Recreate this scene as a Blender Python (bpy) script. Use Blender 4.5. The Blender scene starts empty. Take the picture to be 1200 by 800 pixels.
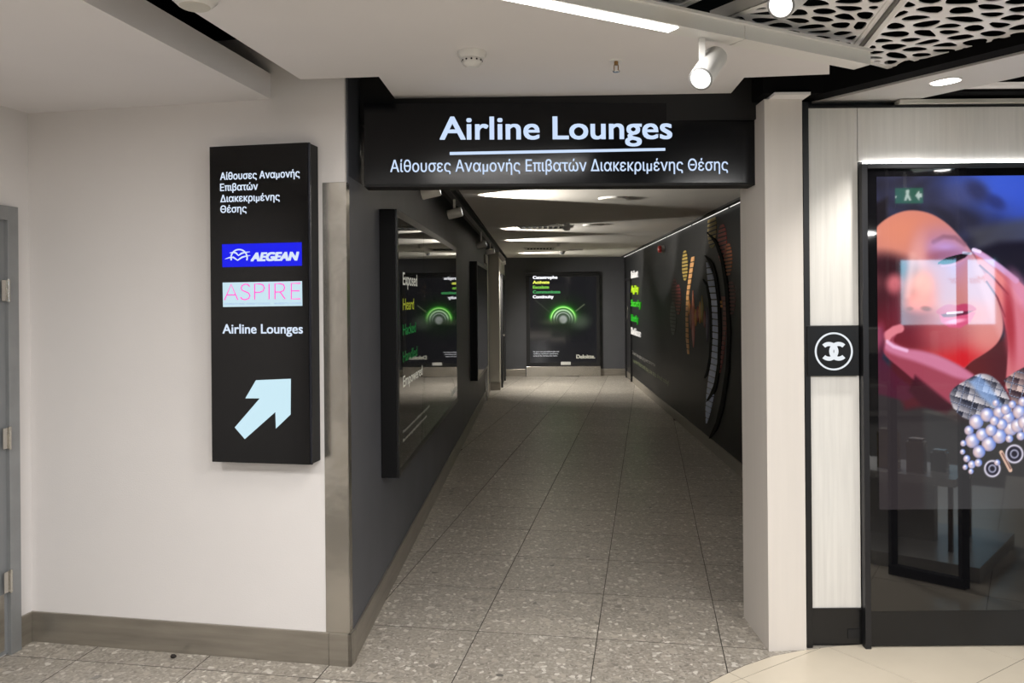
import bpy, bmesh, math, random
import numpy as np
from mathutils import Vector, Matrix
random.seed(7)
sc = bpy.context.scene
COL = sc.collection

# ------------------------------------------------------------------ camera
FPX, CX, CY, EYE, ROLL = 940.0, 600.0, 350.0, 1.70, 0.0085
cam = bpy.data.cameras.new('camera')
cam_ob = bpy.data.objects.new('camera', cam)
COL.objects.link(cam_ob)
cam.sensor_width = 36.0
cam.lens = 36.0 * FPX / 1200.0
cam.shift_y = -(400 - CY) / 1200.0
cam.clip_start = 0.05
cam_ob.matrix_world = Matrix.Translation((0, 0, EYE)) @ Matrix.Rotation(math.radians(90), 4, 'X') @ Matrix.Rotation(-ROLL, 4, 'Z')
sc.camera = cam_ob

# ------------------------------------------------------------------ world, exposure
sc.view_settings.view_transform = 'Standard'
sc.view_settings.look = 'None'
sc.view_settings.gamma = 1.0
sc.view_settings.use_curve_mapping = False
sc.view_settings.exposure = 0.45
world = bpy.data.worlds.new('hall_ambient')
sc.world = world
world.use_nodes = True
world.node_tree.nodes['Background'].inputs[0].default_value = (0.9, 0.92, 1.0, 1)
world.node_tree.nodes['Background'].inputs[1].default_value = 0.05
sc.cycles.use_denoising = True
sc.cycles.max_bounces = 8
sc.cycles.diffuse_bounces = 4
sc.cycles.glossy_bounces = 4
sc.cycles.sample_clamp_indirect = 4.0

def lamp(name, kind, loc, energy, color=(1, 1, 1), target=None, **kw):
    l = bpy.data.lights.new(name, kind)
    l.energy = energy
    l.color = color
    for k, v in kw.items():
        setattr(l, k, v)
    o = bpy.data.objects.new(name, l)
    COL.objects.link(o)
    o.location = loc
    if target is not None:
        o.rotation_euler = (Vector(target) - Vector(loc)).to_track_quat('-Z', 'Y').to_euler()
    return o

# unseen fill lamps added at concourse ceiling height, behind and beside the camera
HALL = [(-1.6, 1.2, 30), (0.1, 0.6, 42), (1.9, 0.9, 56), (-1.2, -2.2, 50), (1.6, -2.2, 50), (6.7, -0.5, 90), (5.0, -4.0, 80), (0.0, -6.0, 80)]
for hx, hy, he in HALL:
    lamp('hall_fill_light', 'AREA', (hx, hy, 2.60), he, (1.0, 0.98, 0.955), (hx, hy, 0), shape='DISK', size=0.6)

# ------------------------------------------------------------------ pixel helpers (pinhole of the camera above, world units out)
def ray(px, py):
    du = px - CX; dv = CY - py
    return Vector(((du + ROLL * dv) / FPX, 1.0, (dv - ROLL * du) / FPX))
def at_z(px, py, z):
    r = ray(px, py); t = (z - EYE) / r.z
    return Vector((r.x * t, t, z))

class Frame:
    """vertical wall frame: x along the wall (reading direction), y into the wall, z up"""
    def __init__(s, ox, oy, deg):
        a = math.radians(deg); s.o = Vector((ox, oy)); s.a = a
        s.X = Vector((math.cos(a), math.sin(a))); s.Y = Vector((-math.sin(a), math.cos(a)))
        s.M = Matrix.Translation((ox, oy, 0)) @ Matrix.Rotation(a, 4, 'Z')
    def px(s, x, y, off=0.0):           # a seen point lying on the plane y=off of this frame -> (x, z)
        r = ray(x, y); rr = Vector((r.x, r.y))
        t = (off + s.Y.dot(s.o)) / s.Y.dot(rr)
        p = rr * t - s.o
        return (p.dot(s.X), EYE + r.z * t)
    def w(s, x, y, z):
        p = s.o + s.X * x + s.Y * y
        return Vector((p.x, p.y, z))
W0 = Frame(0, 0, 0)
KA = 1.75
ku = Vector((math.cos(math.radians(KA)), -math.sin(math.radians(KA)))); kv = Vector((math.sin(math.radians(KA)), math.cos(math.radians(KA))))
C0 = Vector((-0.766, 3.735)); KW = 2.804; KL = 13.9; KH = 2.60
def kp(s, w): return C0 + kv * s + ku * w
FRONT = Frame(-2.432, 4.043, -10.59)                    # wall that carries the directory sign
SIDE = Frame(-2.432, 4.043, 79.41)                      # short wall at far left
KLEFT = Frame(C0.x, C0.y, 90 - KA)                      # corridor left wall, x = distance into the corridor
_r = kp(0, KW); KRIGHT = Frame(_r.x, _r.y, -90 - KA)    # corridor right wall, x = -distance
_e = kp(KL, 0); KEND = Frame(_e.x, _e.y, -KA)           # end wall
SIGN = Frame(-0.728, 3.95, 1.45)
DISP = Frame(1.41, 3.90, 0.0)
CORR = Frame(C0.x, C0.y, -KA)                           # corridor plan frame: x across, y along

# ------------------------------------------------------------------ materials
def srgb(c):
    return tuple((x / 255 / 12.92) if x / 255 <= 0.04045 else ((x / 255 + 0.055) / 1.055) ** 2.4 for x in c)
MATS = {}
def mat(name, c, rough=0.6, metal=0.0, emit=None, es=0.0, noise=0.0, nscale=8.0, bump=0.0, bscale=60.0, spec=0.5, stretch=None, coat=0.0):
    if name in MATS: return MATS[name]
    m = bpy.data.materials.new(name); m.use_nodes = True
    nt = m.node_tree; b = nt.nodes['Principled BSDF']
    col = tuple(c) + (1,) if len(c) == 3 else c
    b.inputs['Base Color'].default_value = col
    b.inputs['Roughness'].default_value = rough
    b.inputs['Metallic'].default_value = metal
    b.inputs['Specular IOR Level'].default_value = spec
    b.inputs['Coat Weight'].default_value = coat
    b.inputs['Coat Roughness'].default_value = 0.03
    if emit is not None:
        b.inputs['Emission Color'].default_value = tuple(emit) + (1,)
        b.inputs['Emission Strength'].default_value = es
    if noise or bump:
        tc = nt.nodes.new('ShaderNodeTexCoord'); mp = nt.nodes.new('ShaderNodeMapping')
        nt.links.new(tc.outputs['Object'], mp.inputs[0])
        if stretch: mp.inputs['Scale'].default_value = stretch
    if noise:
        n = nt.nodes.new('ShaderNodeTexNoise'); n.inputs['Scale'].default_value = nscale; n.inputs['Detail'].default_value = 5
        nt.links.new(mp.outputs[0], n.inputs['Vector'])
        r = nt.nodes.new('ShaderNodeValToRGB')
        r.color_ramp.elements[0].position = 0.3; r.color_ramp.elements[1].position = 0.7
        r.color_ramp.elements[0].color = tuple(x * (1 - noise) for x in col[:3]) + (1,)
        r.color_ramp.elements[1].color = tuple(min(1, x * (1 + noise)) for x in col[:3]) + (1,)
        nt.links.new(n.outputs['Fac'], r.inputs[0]); nt.links.new(r.outputs[0], b.inputs['Base Color'])
    if bump:
        n2 = nt.nodes.new('ShaderNodeTexNoise'); n2.inputs['Scale'].default_value = bscale; n2.inputs['Detail'].default_value = 3
        nt.links.new(mp.outputs[0], n2.inputs['Vector'])
        bp = nt.nodes.new('ShaderNodeBump'); bp.inputs['Strength'].default_value = bump; bp.inputs['Distance'].default_value = 0.004
        nt.links.new(n2.outputs['Fac'], bp.inputs['Height']); nt.links.new(bp.outputs[0], b.inputs['Normal'])
    MATS[name] = m
    return m

def terrazzo(name, base, light, dark, scale=34.0, tint=0.08, rough=0.34):
    m = bpy.data.materials.new(name); m.use_nodes = True
    nt = m.node_tree; N = nt.nodes; L = nt.links; b = N['Principled BSDF']
    geo = N.new('ShaderNodeNewGeometry'); oi = N.new('ShaderNodeObjectInfo')
    add = N.new('ShaderNodeVectorMath'); add.operation = 'MULTIPLY_ADD'
    comb = N.new('ShaderNodeCombineXYZ')
    L.new(oi.outputs['Random'], comb.inputs[0]); L.new(oi.outputs['Random'], comb.inputs[1])
    add.inputs[1].default_value = (37, 91, 0)
    L.new(comb.outputs[0], add.inputs[0]); L.new(geo.outputs['Position'], add.inputs[2])
    # wobble the chips
    nz = N.new('ShaderNodeTexNoise'); nz.inputs['Scale'].default_value = 24; L.new(add.outputs[0], nz.inputs['Vector'])
    mul = N.new('ShaderNodeVectorMath'); mul.operation = 'MULTIPLY_ADD'; mul.inputs[1].default_value = (0.055, 0.055, 0.0)
    L.new(nz.outputs['Color'], mul.inputs[0]); L.new(add.outputs[0], mul.inputs[2])
    col = None
    def chips(sc_, thr, pick, colr, prev):
        v = N.new('ShaderNodeTexVoronoi'); v.inputs['Scale'].default_value = sc_; v.inputs['Randomness'].default_value = 1
        L.new(mul.outputs[0], v.inputs['Vector'])
        sep = N.new('ShaderNodeSeparateColor'); L.new(v.outputs['Color'], sep.inputs[0])
        near = N.new('ShaderNodeMapRange'); near.inputs[1].default_value = thr; near.inputs[2].default_value = thr - 0.05
        L.new(v.outputs['Distance'], near.inputs[0])
        sel = N.new('ShaderNodeMapRange'); sel.inputs[1].default_value = pick; sel.inputs[2].default_value = pick + 0.12
        L.new(sep.outputs[0], sel.inputs[0])
        f = N.new('ShaderNodeMath'); f.operation = 'MULTIPLY'; L.new(near.outputs[0], f.inputs[0]); L.new(sel.outputs[0], f.inputs[1])
        mx = N.new('ShaderNodeMix'); mx.data_type = 'RGBA'
        L.new(f.outputs[0], mx.inputs[0])
        if isinstance(prev, tuple): mx.inputs[6].default_value = prev + (1,)
        else: L.new(prev, mx.inputs[6])
        mx.inputs[7].default_value = colr + (1,)
        return mx.outputs[2]
    big = N.new('ShaderNodeTexNoise'); big.inputs['Scale'].default_value = 60; big.inputs['Detail'].default_value = 4
    L.new(add.outputs[0], big.inputs['Vector'])
    rp = N.new('ShaderNodeValToRGB'); rp.color_ramp.elements[0].position = .35; rp.color_ramp.elements[1].position = .65
    rp.color_ramp.elements[0].color = tuple(x * .80 for x in base) + (1,); rp.color_ramp.elements[1].color = tuple(min(1, x * 1.18) for x in base) + (1,)
    L.new(big.outputs['Fac'], rp.inputs[0])
    c = rp.outputs[0]
    lt = tuple(x * .55 + y * .45 for x, y in zip(base, light))
    c = chips(scale * 2.4, 0.46, 0.55, lt, c)
    c = chips(scale * 1.9, 0.42, 0.60, tuple(x * 0.70 for x in base), c)
    c = chips(scale * 0.95, 0.40, 0.62, tuple(min(1, x * 1.28) for x in base), c)
    c = chips(scale * 0.80, 0.34, 0.84, tuple(x * .35 + y * .65 for x, y in zip(base, light)), c)
    c = chips(scale * 1.3, 0.40, 0.72, light, c)
    c = chips(scale * 0.62, 0.30, 0.86, tuple(x * .62 for x in base), c)
    c = chips(scale * 0.50, 0.24, 0.90, dark, c)
    hv = N.new('ShaderNodeHueSaturation'); mr = N.new('ShaderNodeMapRange')
    mr.inputs[3].default_value = 1 - tint; mr.inputs[4].default_value = 1 + tint
    L.new(oi.outputs['Random'], mr.inputs[0]); L.new(mr.outputs[0], hv.inputs['Value']); L.new(c, hv.inputs['Color'])
    L.new(hv.outputs[0], b.inputs['Base Color'])
    b.inputs['Roughness'].default_value = rough
    MATS[name] = m
    return m

WHITE = mat('painted plaster', srgb((221, 217, 215)), 0.75, noise=0.012, nscale=2.5, bump=0.15, bscale=140)
CEIL = mat('ceiling paint', srgb((226, 223, 223)), 0.85, noise=0.012, nscale=3)
CEILK = mat('corridor ceiling paint', srgb((214, 210, 202)), 0.8, noise=0.02, nscale=3)
DARKWALL = mat('dark grey wall panel', srgb((88, 89, 94)), 0.55, noise=0.08, nscale=3, bump=0.1)
ENDWALL = mat('charcoal wall paint', srgb((70, 71, 75)), 0.6, noise=0.05, nscale=4)
MURAL = mat('black mural vinyl', srgb((20, 21, 22)), 0.5, spec=.3, noise=0.12, nscale=2.0)
STEEL = mat('brushed stainless steel', srgb((200, 196, 188)), 0.24, 0.95, noise=0.08, nscale=5, bump=1.0, bscale=5)
STEELD = mat('brushed stainless skirting', srgb((158, 152, 142)), 0.34, 0.7, noise=0.14, nscale=4, stretch=(0.7, 1, 6))
BLACK = mat('black satin', srgb((16, 16, 18)), 0.38)
BLACKM = mat('matt black', srgb((12, 12, 14)), 0.7)
VOID = mat('black ceiling void', (0.004, 0.004, 0.0045), 0.95, spec=0.1)
GLOSS = mat('black glass', (0.004, 0.004, 0.005), 0.03, spec=0.75, coat=0.3)
GLASS = mat('dark mirror glass', (0.006, 0.006, 0.007), 0.02, spec=0.5)
WMETAL = mat('white powder coat', srgb((222, 221, 218)), 0.4)
PERF = mat('satin white perforated steel', srgb((236, 235, 236)), 0.35, 0.0)
PILLAR = mat('pale laminate', srgb((212, 206, 200)), 0.45, noise=0.02, nscale=30, stretch=(1, 1, 0.05))
PANEL = mat('pale textured panel', srgb((214, 212, 208)), 0.5, noise=0.05, nscale=55, stretch=(1, 1, 0.05), bump=0.25, bscale=60)
GREY = mat('grey enamel', srgb((128, 130, 132)), 0.45)
GREYL = mat('light grey enamel', srgb((196, 193, 184)), 0.5)
def glow(name, c, s): return mat(name, (0.01, 0.01, 0.01), 0.35, emit=c, es=s / 1.366, spec=.12)
TXT = glow('lit lettering', srgb((222, 236, 255)), 0.95)
LAMPW = glow('lamp lens', (1.0, 0.97, 0.92), 9.0)
SPOTL = glow('spot lens', (1.0, 0.98, 0.94), 2.2)
TERR = terrazzo('grey terrazzo', srgb((160, 153, 143)), srgb((212, 207, 198)), srgb((74, 72, 70)), scale=24, rough=0.30)
CREAM = mat('cream stone tile', srgb((212, 202, 184)), 0.3, noise=0.04, nscale=3)
GROUT = mat('floor grout', srgb((88, 84, 78)), 0.9)

# ------------------------------------------------------------------ mesh builder
class MB:
    def __init__(s): s.v = []; s.f = []; s.m = []; s.smooth = []
    def add(s, vs, fs, smooth=False, mi=0):
        o = len(s.v); s.v += [tuple(v) for v in vs]
        for f in fs:
            s.f.append(tuple(i + o for i in f)); s.smooth.append(smooth); s.m.append(mi)
        return s
    def box(s, x0, x1, y0, y1, z0, z1, bev=0.0, mi=0):
        if x0 > x1: x0, x1 = x1, x0
        if y0 > y1: y0, y1 = y1, y0
        if z0 > z1: z0, z1 = z1, z0
        if bev <= 0:
            vs = [(x, y, z) for z in (z0, z1) for y in (y0, y1) for x in (x0, x1)]
            return s.add(vs, [(0, 2, 3, 1), (4, 5, 7, 6), (0, 1, 5, 4), (2, 6, 7, 3), (0, 4, 6, 2), (1, 3, 7, 5)], mi=mi)
        bm = bmesh.new(); bmesh.ops.create_cube(bm, size=1)
        bmesh.ops.scale(bm, vec=(x1 - x0, y1 - y0, z1 - z0), verts=bm.verts)
        bmesh.ops.translate(bm, vec=((x0 + x1) / 2, (y0 + y1) / 2, (z0 + z1) / 2), verts=bm.verts)
        bmesh.ops.bevel(bm, geom=list(bm.edges), offset=bev, segments=2, affect='EDGES', profile=0.5)
        bm.verts.index_update()
        s.add([v.co[:] for v in bm.verts], [[v.index for v in f.verts] for f in bm.faces], mi=mi)
        bm.free(); return s
    def prism(s, poly, y0, y1, axis='y', mi=0):
        """extrude a 2D outline; axis y: outline is (x,z); axis z: outline is (x,y)"""
        n = len(poly); area = sum(poly[i][0] * poly[(i + 1) % n][1] - poly[(i + 1) % n][0] * poly[i][1] for i in range(n))
        if area < 0: poly = poly[::-1]
        if y0 > y1: y0, y1 = y1, y0
        if axis == 'y':
            vs = [(a, y0, b) for a, b in poly] + [(a, y1, b) for a, b in poly]
            fs = [tuple(range(n)), tuple(range(2 * n - 1, n - 1, -1))] + [(i, i + n, (i + 1) % n + n, (i + 1) % n) for i in range(n)]
        else:
            vs = [(a, b, y0) for a, b in poly] + [(a, b, y1) for a, b in poly]
            fs = [tuple(range(n - 1, -1, -1)), tuple(range(n, 2 * n))] + [(i, (i + 1) % n, (i + 1) % n + n, i + n) for i in range(n)]
        return s.add(vs, fs, mi=mi)
    def loft(s, pts, radii, n=20, caps=True, smooth=True, mi=0):
        """tube through pts with a radius at each"""
        pts = [Vector(p) for p in pts]; rings = []
        d0 = (pts[-1] - pts[0]).normalized()
        up = Vector((0, 0, 1)) if abs(d0.z) < 0.9 else Vector((1, 0, 0))
        for i, p in enumerate(pts):
            a = pts[max(0, i - 1)]; b = pts[min(len(pts) - 1, i + 1)]
            d = (b - a).normalized() if (b - a).length > 1e-7 else d0
            if d.length < 0.5: d = d0
            x = d.cross(up).normalized(); y = x.cross(d).normalized()
            rings.append([p + (x * math.cos(t) + y * math.sin(t)) * radii[i] for t in [2 * math.pi * k / n for k in range(n)]])
        vs = [v for r in rings for v in r]; fs = []
        for i in range(len(rings) - 1):
            for k in range(n):
                a = i * n + k; b = i * n + (k + 1) % n
                fs.append((a, b, b + n, a + n))
        s.add(vs, fs, smooth, mi)
        if caps:
            s.add(rings[0], [tuple(range(n - 1, -1, -1))], False, mi); s.add(rings[-1], [tuple(range(n))], False, mi)
        return s
    def cyl(s, p0, p1, r, n=20, mi=0): return s.loft([p0, p1], [r, r], n, mi=mi)
    def mesh(s, name):
        me = bpy.data.meshes.new(name); me.from_pydata(s.v, [], s.f)
        me.polygons.foreach_set('use_smooth', s.smooth); me.polygons.foreach_set('material_index', s.m)
        me.update(); return me
def link(name, me, m, parent=None, M=None):
    o = bpy.data.objects.new(name, me)
    for x in (m if isinstance(m, (list, tuple)) else [m]): me.materials.append(x)
    COL.objects.link(o)
    if parent is not None: o.parent = parent
    if M is not None: o.matrix_local = M
    return o
def build(mb, name, m, parent=None, M=None): return link(name, mb.mesh(name), m, parent, M)
def tag(o, label, cat, group=None):
    o['label'] = label; o['category'] = cat
    if group: o['group'] = group
    return o
class Thing:
    """Empty at a thing's base in a wall frame; parts are given in wall-frame coordinates"""
    def __init__(s, name, label, cat, fr, x, y, z, group=None):
        s.fr = fr; s.b = Matrix.Translation((-x, -y, -z))
        s.e = bpy.data.objects.new(name, None); COL.objects.link(s.e); s.e.empty_display_size = 0.1
        s.e.matrix_world = fr.M @ Matrix.Translation((x, y, z))
        tag(s.e, label, cat, group)
    def part(s, name, mb, m, parent=None, label=None):
        me = mb.mesh(name) if isinstance(mb, MB) else mb
        me.transform(s.b)
        o = link(name, me, m, parent or s.e)
        if label: o['label'] = label
        return o
def struct(name, mb, m, fr=W0):
    me = mb.mesh(name) if isinstance(mb, MB) else mb
    o = link(name, me, m, None, fr.M.copy()); o['kind'] = 'structure'; return o
def piece(name, mb, m, parent, label=None):           # child of a setting piece, same frame
    me = mb.mesh(name) if isinstance(mb, MB) else mb
    o = link(name, me, m, parent)
    if label: o['label'] = label
    return o

# ------------------------------------------------------------------ lettering
_tc = {}
from mathutils.geometry import delaunay_2d_cdt
def glyph_tris(t, b=0.0, res=3, shear=0.0, spacing=1.0):
    """outlines of the built-in font, filled by constrained Delaunay with the non-zero winding rule"""
    c = bpy.data.curves.new('lettering', 'FONT'); c.body = t; c.size = 1; c.offset = b; c.shear = shear; c.resolution_u = res
    c.space_character = spacing; c.fill_mode = 'NONE'
    o = bpy.data.objects.new('lettering', c); COL.objects.link(o)
    bpy.context.view_layer.update()
    me = bpy.data.meshes.new_from_object(o.evaluated_get(bpy.context.evaluated_depsgraph_get()))
    bpy.data.objects.remove(o); bpy.data.curves.remove(c)
    V = [Vector((v.co.x, v.co.y)) for v in me.vertices]; E_ = [tuple(e.vertices) for e in me.edges]
    if not V: return None
    nxt = {}
    adj = {}
    for i, j in E_: adj.setdefault(i, []).append(j); adj.setdefault(j, []).append(i)
    seen = set(); loops = []
    for st_ in range(len(V)):
        if st_ in seen or st_ not in adj: continue
        lp = [st_]; seen.add(st_); cur = st_
        # curve conversion numbers a loop consecutively, which keeps its direction
        nb = min(adj[st_], key=lambda k: abs(k - st_ - 1)); cur = nb
        while cur not in seen:
            lp.append(cur); seen.add(cur); n2 = [k for k in adj[cur] if k not in seen]
            if not n2: break
            cur = n2[0]
        loops.append(lp)
    vo, eo, fo, *_ = delaunay_2d_cdt(V, E_, [], 0, 1e-6)
    P = np.array([tuple(v) for v in vo]); F = np.array([f for f in fo if len(f) == 3])
    if not len(F): return None
    cen = P[F].mean(1); wn = np.zeros(len(F))
    for lp in loops:
        L_ = np.array([tuple(V[k]) for k in lp]); A_ = L_; B_ = np.roll(L_, -1, 0)
        x0, y0 = A_[:, 0][None], A_[:, 1][None]; x1, y1 = B_[:, 0][None], B_[:, 1][None]
        cx_, cy_ = cen[:, 0][:, None], cen[:, 1][:, None]
        cr_ = (x1 - x0) * (cy_ - y0) - (cx_ - x0) * (y1 - y0)
        wn += ((y0 <= cy_) & (y1 > cy_) & (cr_ > 0)).sum(1) - ((y0 > cy_) & (y1 <= cy_) & (cr_ < 0)).sum(1)
    F = F[wn != 0]
    d1 = P[F[:, 1]] - P[F[:, 0]]; d2 = P[F[:, 2]] - P[F[:, 0]]
    fl = (d1[:, 0] * d2[:, 1] - d1[:, 1] * d2[:, 0]) < 0
    F[fl] = F[fl][:, ::-1]
    use = np.unique(F); mp = -np.ones(len(P), int); mp[use] = np.arange(len(use))
    return P[use], mp[F]
def text_mesh(s, x0, x1, zb, cap, y, depth=0.0012, bold=0.0, shear=0.0, spacing=1.0):
    """flat lettering fitted between x0 and x1 on baseline zb with capital height cap; faces -y"""
    P, F = glyph_tris(s, 0.0, 4, shear, spacing)
    if 'H' not in _tc: _tc['H'] = glyph_tris('H')[0][:, 1].max()
    H = _tc['H'] + bold; a, b = P[:, 0].min(), P[:, 0].max()
    kx = (x1 - x0) / (b - a); ky = cap / H
    mb = MB()
    Fs = [tuple(int(i) for i in f) for f in F]
    for k, (dx, dz) in enumerate(((0, 0), (-1, -.5), (1, -.5), (1, .5), (-1, .5)) if bold > 0 else ((0, 0),)):      # heavier weight
        mb.add([(x0 + (p[0] - a) * kx + dx * bold * ky * .8, y - depth - .00005 * k, zb + (p[1] + dz * bold) * ky) for p in P], Fs)
    return mb
def px_text(fr, s, px0, px1, pyb, caph, off, **kw):
    """lettering placed from where it is read on the plane y=off of wall frame fr"""
    x0, z0 = fr.px(px0, pyb[0], off); x1, z1 = fr.px(px1, pyb[1], off)
    _, zt = fr.px(px0, pyb[0] - caph, off)
    return text_mesh(s, x0, x1, (z0 + z1) / 2, zt - z0, off, **kw)

# ------------------------------------------------------------------ painted flat prints (screen, poster): a coloured grid
def print_grid(x0, x1, z0, z1, y, nx, nz, fn):
    """fn(X, Z) -> sRGB 0..255 array; X,Z arrays in frame units"""
    xs = np.linspace(x0, x1, nx + 1); zs = np.linspace(z0, z1, nz + 1)
    X, Z = np.meshgrid(xs, zs)
    vs = np.stack([X.ravel(), np.full(X.size, y), Z.ravel()], 1)
    i = np.arange(nx)[None, :] + (nx + 1) * np.arange(nz)[:, None]
    fs = np.stack([i, i + 1, i + nx + 2, i + nx + 1], -1).reshape(-1, 4)
    me = bpy.data.meshes.new('print'); me.from_pydata(vs.tolist(), [], fs.tolist())
    c = np.clip(fn(X.ravel(), Z.ravel()), 0, 255) / 255.0
    lin = np.where(c <= 0.04045, c / 12.92, ((c + 0.055) / 1.055) ** 2.4)
    at = me.color_attributes.new('ink', 'FLOAT_COLOR', 'POINT')
    at.data.foreach_set('color', np.concatenate([lin, np.ones((len(lin), 1))], 1).ravel().astype(np.float32))
    me.update(); return me
def ink_mat(name, s, rough=0.04, spec=0.6, lit=True):
    m = bpy.data.materials.new(name); m.use_nodes = True
    nt = m.node_tree; b = nt.nodes['Principled BSDF']
    a = nt.nodes.new('ShaderNodeAttribute'); a.attribute_name = 'ink'
    b.inputs['Roughness'].default_value = rough; b.inputs['Specular IOR Level'].default_value = spec
    if lit:
        b.inputs['Base Color'].default_value = (0.005, 0.005, 0.006, 1)
        nt.links.new(a.outputs['Color'], b.inputs['Emission Color']); b.inputs['Emission Strength'].default_value = s
    else:
        nt.links.new(a.outputs['Color'], b.inputs['Base Color'])
    return m

# ================================================================== STRUCTURE
# ---- floor: grout bed with laid tiles
floor = struct('floor', MB().box(-5, 10, -10, 18.6, -0.06, -0.008), GROUT)
TA = math.radians(9.6); TO = Vector((-0.189, 4.106)); TS = 0.607
tu = Vector((math.cos(TA), -math.sin(TA))); tv = Vector((math.sin(TA), math.cos(TA)))
g = 0.0022
tile_me = MB().box(g, TS - g, g, TS - g, -0.02, 0, mi=1).mesh('floor_tile'); tile_me.materials.append(TERR); tile_me.materials.append(GROUT); tile_me.polygons[1].material_index = 0
tile_M = lambda i, j: Matrix.Translation(Vector((*(TO + tu * (i * TS) + tv * (j * TS)), 0))) @ Matrix.Rotation(-TA, 4, 'Z')
ntile = 0
for j in range(-3, 24):
    for i in range(-10, 5):
        c = TO + tu * ((i + .5) * TS) + tv * ((j + .5) * TS)
        d = c - C0; s_, w_ = d.dot(kv), d.dot(ku)
        corridor = s_ > -0.1 and s_ < KL + .1 and -0.3 < w_ < KW + .3
        fd = c - FRONT.o; infront = fd.dot(FRONT.Y) < 0.25 and c.x > -2.75 and c.x < 1.4 and c.y > 0.6
        if not (corridor or infront): continue
        o = bpy.data.objects.new('floor_tile', tile_me); COL.objects.link(o); o.parent = floor
        o.matrix_local = tile_M(i, j); ntile += 1
# cream tiles of the concourse: convex region clipped out, laid 45 degrees, a hair proud
arc = [(0.60, 2.2), (0.62, 2.9), (0.70, 3.28), (0.832, 3.520), (0.926, 3.600), (1.05, 3.695), (1.218, 3.795), (1.394, 3.858), (1.56, 3.895), (1.80, 3.93), (4.2, 3.97), (6.0, 3.97), (6.0, -8.0), (0.60, -8.0)]
arc = arc[::-1]
def clip(poly, clipper):
    out = list(poly); n = len(clipper)
    A = sum(clipper[i][0] * clipper[(i + 1) % n][1] - clipper[(i + 1) % n][0] * clipper[i][1] for i in range(n))
    sgn = 1 if A > 0 else -1
    for i in range(n):
        a = clipper[i]; b = clipper[(i + 1) % n]; new = []
        side = lambda p: sgn * ((b[0] - a[0]) * (p[1] - a[1]) - (b[1] - a[1]) * (p[0] - a[0]))
        for k in range(len(out)):
            p, q = out[k], out[(k + 1) % len(out)]; sp, sq = side(p), side(q)
            if sp >= 0: new.append(p)
            if (sp > 0 > sq) or (sp < 0 < sq):
                t = sp / (sp - sq); new.append((p[0] + (q[0] - p[0]) * t, p[1] + (q[1] - p[1]) * t))
        out = new
        if len(out) < 3: return []
    return out
piece('concourse_floor', MB().box(-4.5, 7.4, -9.0, 0.55, -0.0075, 0.0), mat('concourse stone', srgb((205, 196, 180)), .35, noise=.06, nscale=2), floor)
piece('floor_border', MB().prism(arc, -0.007, 0.0015, 'z'), GROUT, floor)
CA = math.radians(33); cu = Vector((math.cos(CA), math.sin(CA))); cv = Vector((-math.sin(CA), math.cos(CA)))
CO = Vector((1.510, 3.895)); CS = 0.60; arc_in = [(x * 0.999 + 0.004, y - 0.004) for x, y in arc]
cu = Vector((math.sin(math.radians(57)), math.cos(math.radians(57)))); cv = Vector((-cu.y, cu.x))
for i in range(-7, 8):
    for j in range(-9, 6):
        q = [CO + cu * (i * CS + a) + cv * (j * CS + b) for a, b in ((.0015, .0015), (CS - .0015, .0015), (CS - .0015, CS - .0015), (.0015, CS - .0015))]
        if max(p.y for p in q) < 0.8 or min(p.x for p in q) > 5: continue
        pl = clip([tuple(p) for p in q], arc_in)
        if len(pl) < 3: continue
        piece('stone_tile', MB().prism(pl, -0.002, 0.0028, 'z'), CREAM, floor)

# ---- front-left wall and short side wall
FL = 1.692
wf = struct('wall_front', MB().prism([(-0.15, 0), (FL - .003, 0), (FL - .012, .04), (FL - .04, .16), (-.15, .16)], 0, 2.95, 'z'), WHITE, FRONT)
ws = struct('wall_side', MB().box(-3.4, 0.15, 0, 0.15, 0, 2.95), WHITE, SIDE)
struct('baseboard_front', MB().box(0.0, FL - 0.10, -0.012, 0, 0, 0.15, 0.002), STEELD, FRONT)
struct('baseboard_corner', MB().box(FL - 0.098, FL + 0.012, -0.014, 0, 0, 0.15, 0.002).box(FL - 0.004, FL + 0.012, -0.014, 0.06, 0, 0.15, 0.002), STEELD, FRONT)
struct('baseboard_side', MB().box(-0.10, -0.013, -0.012, 0, 0, 0.15, 0.002), STEELD, SIDE)
struct('trim_corner_guard', MB().box(FL - 0.115, FL + 0.002, -0.0035, 0, 0.15, 2.25, 0.001).prism([(FL - .001, -.0035), (FL + .003, -.0035), (FL - .0055, .055), (FL - .0095, .055)], .15, 2.25, 'z'), STEEL, FRONT)
# ---- door at the far left
dr = struct('door_left', MB().box(-1.02, -0.165, -0.010, 0.04, 0.01, 2.10), GREY, SIDE)
fm = MB().box(-0.165, -0.10, -0.030, 0.02, 0, 2.17, 0.002).box(-1.08, -0.165, -0.030, 0.02, 2.10, 2.17, 0.002).box(-1.08, -1.02, -0.030, 0.02, 0, 2.17, 0.002)
piece('door_frame', fm, mat('galvanised frame', srgb((150, 152, 153)), .4, .5, noise=.08), dr)
for z in (0.36, 1.05, 1.76):
    piece('hinge', MB().cyl((-0.168, -0.034, z - .055), (-0.168, -0.034, z + .055), 0.008, 10).box(-0.205, -0.16, -0.0315, -0.028, z - .05, z + .05), STEEL, dr)
piece('kick_plate', MB().box(-0.98, -0.185, -0.0115, -0.010, 0.03, 0.30), STEELD, dr)

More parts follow.
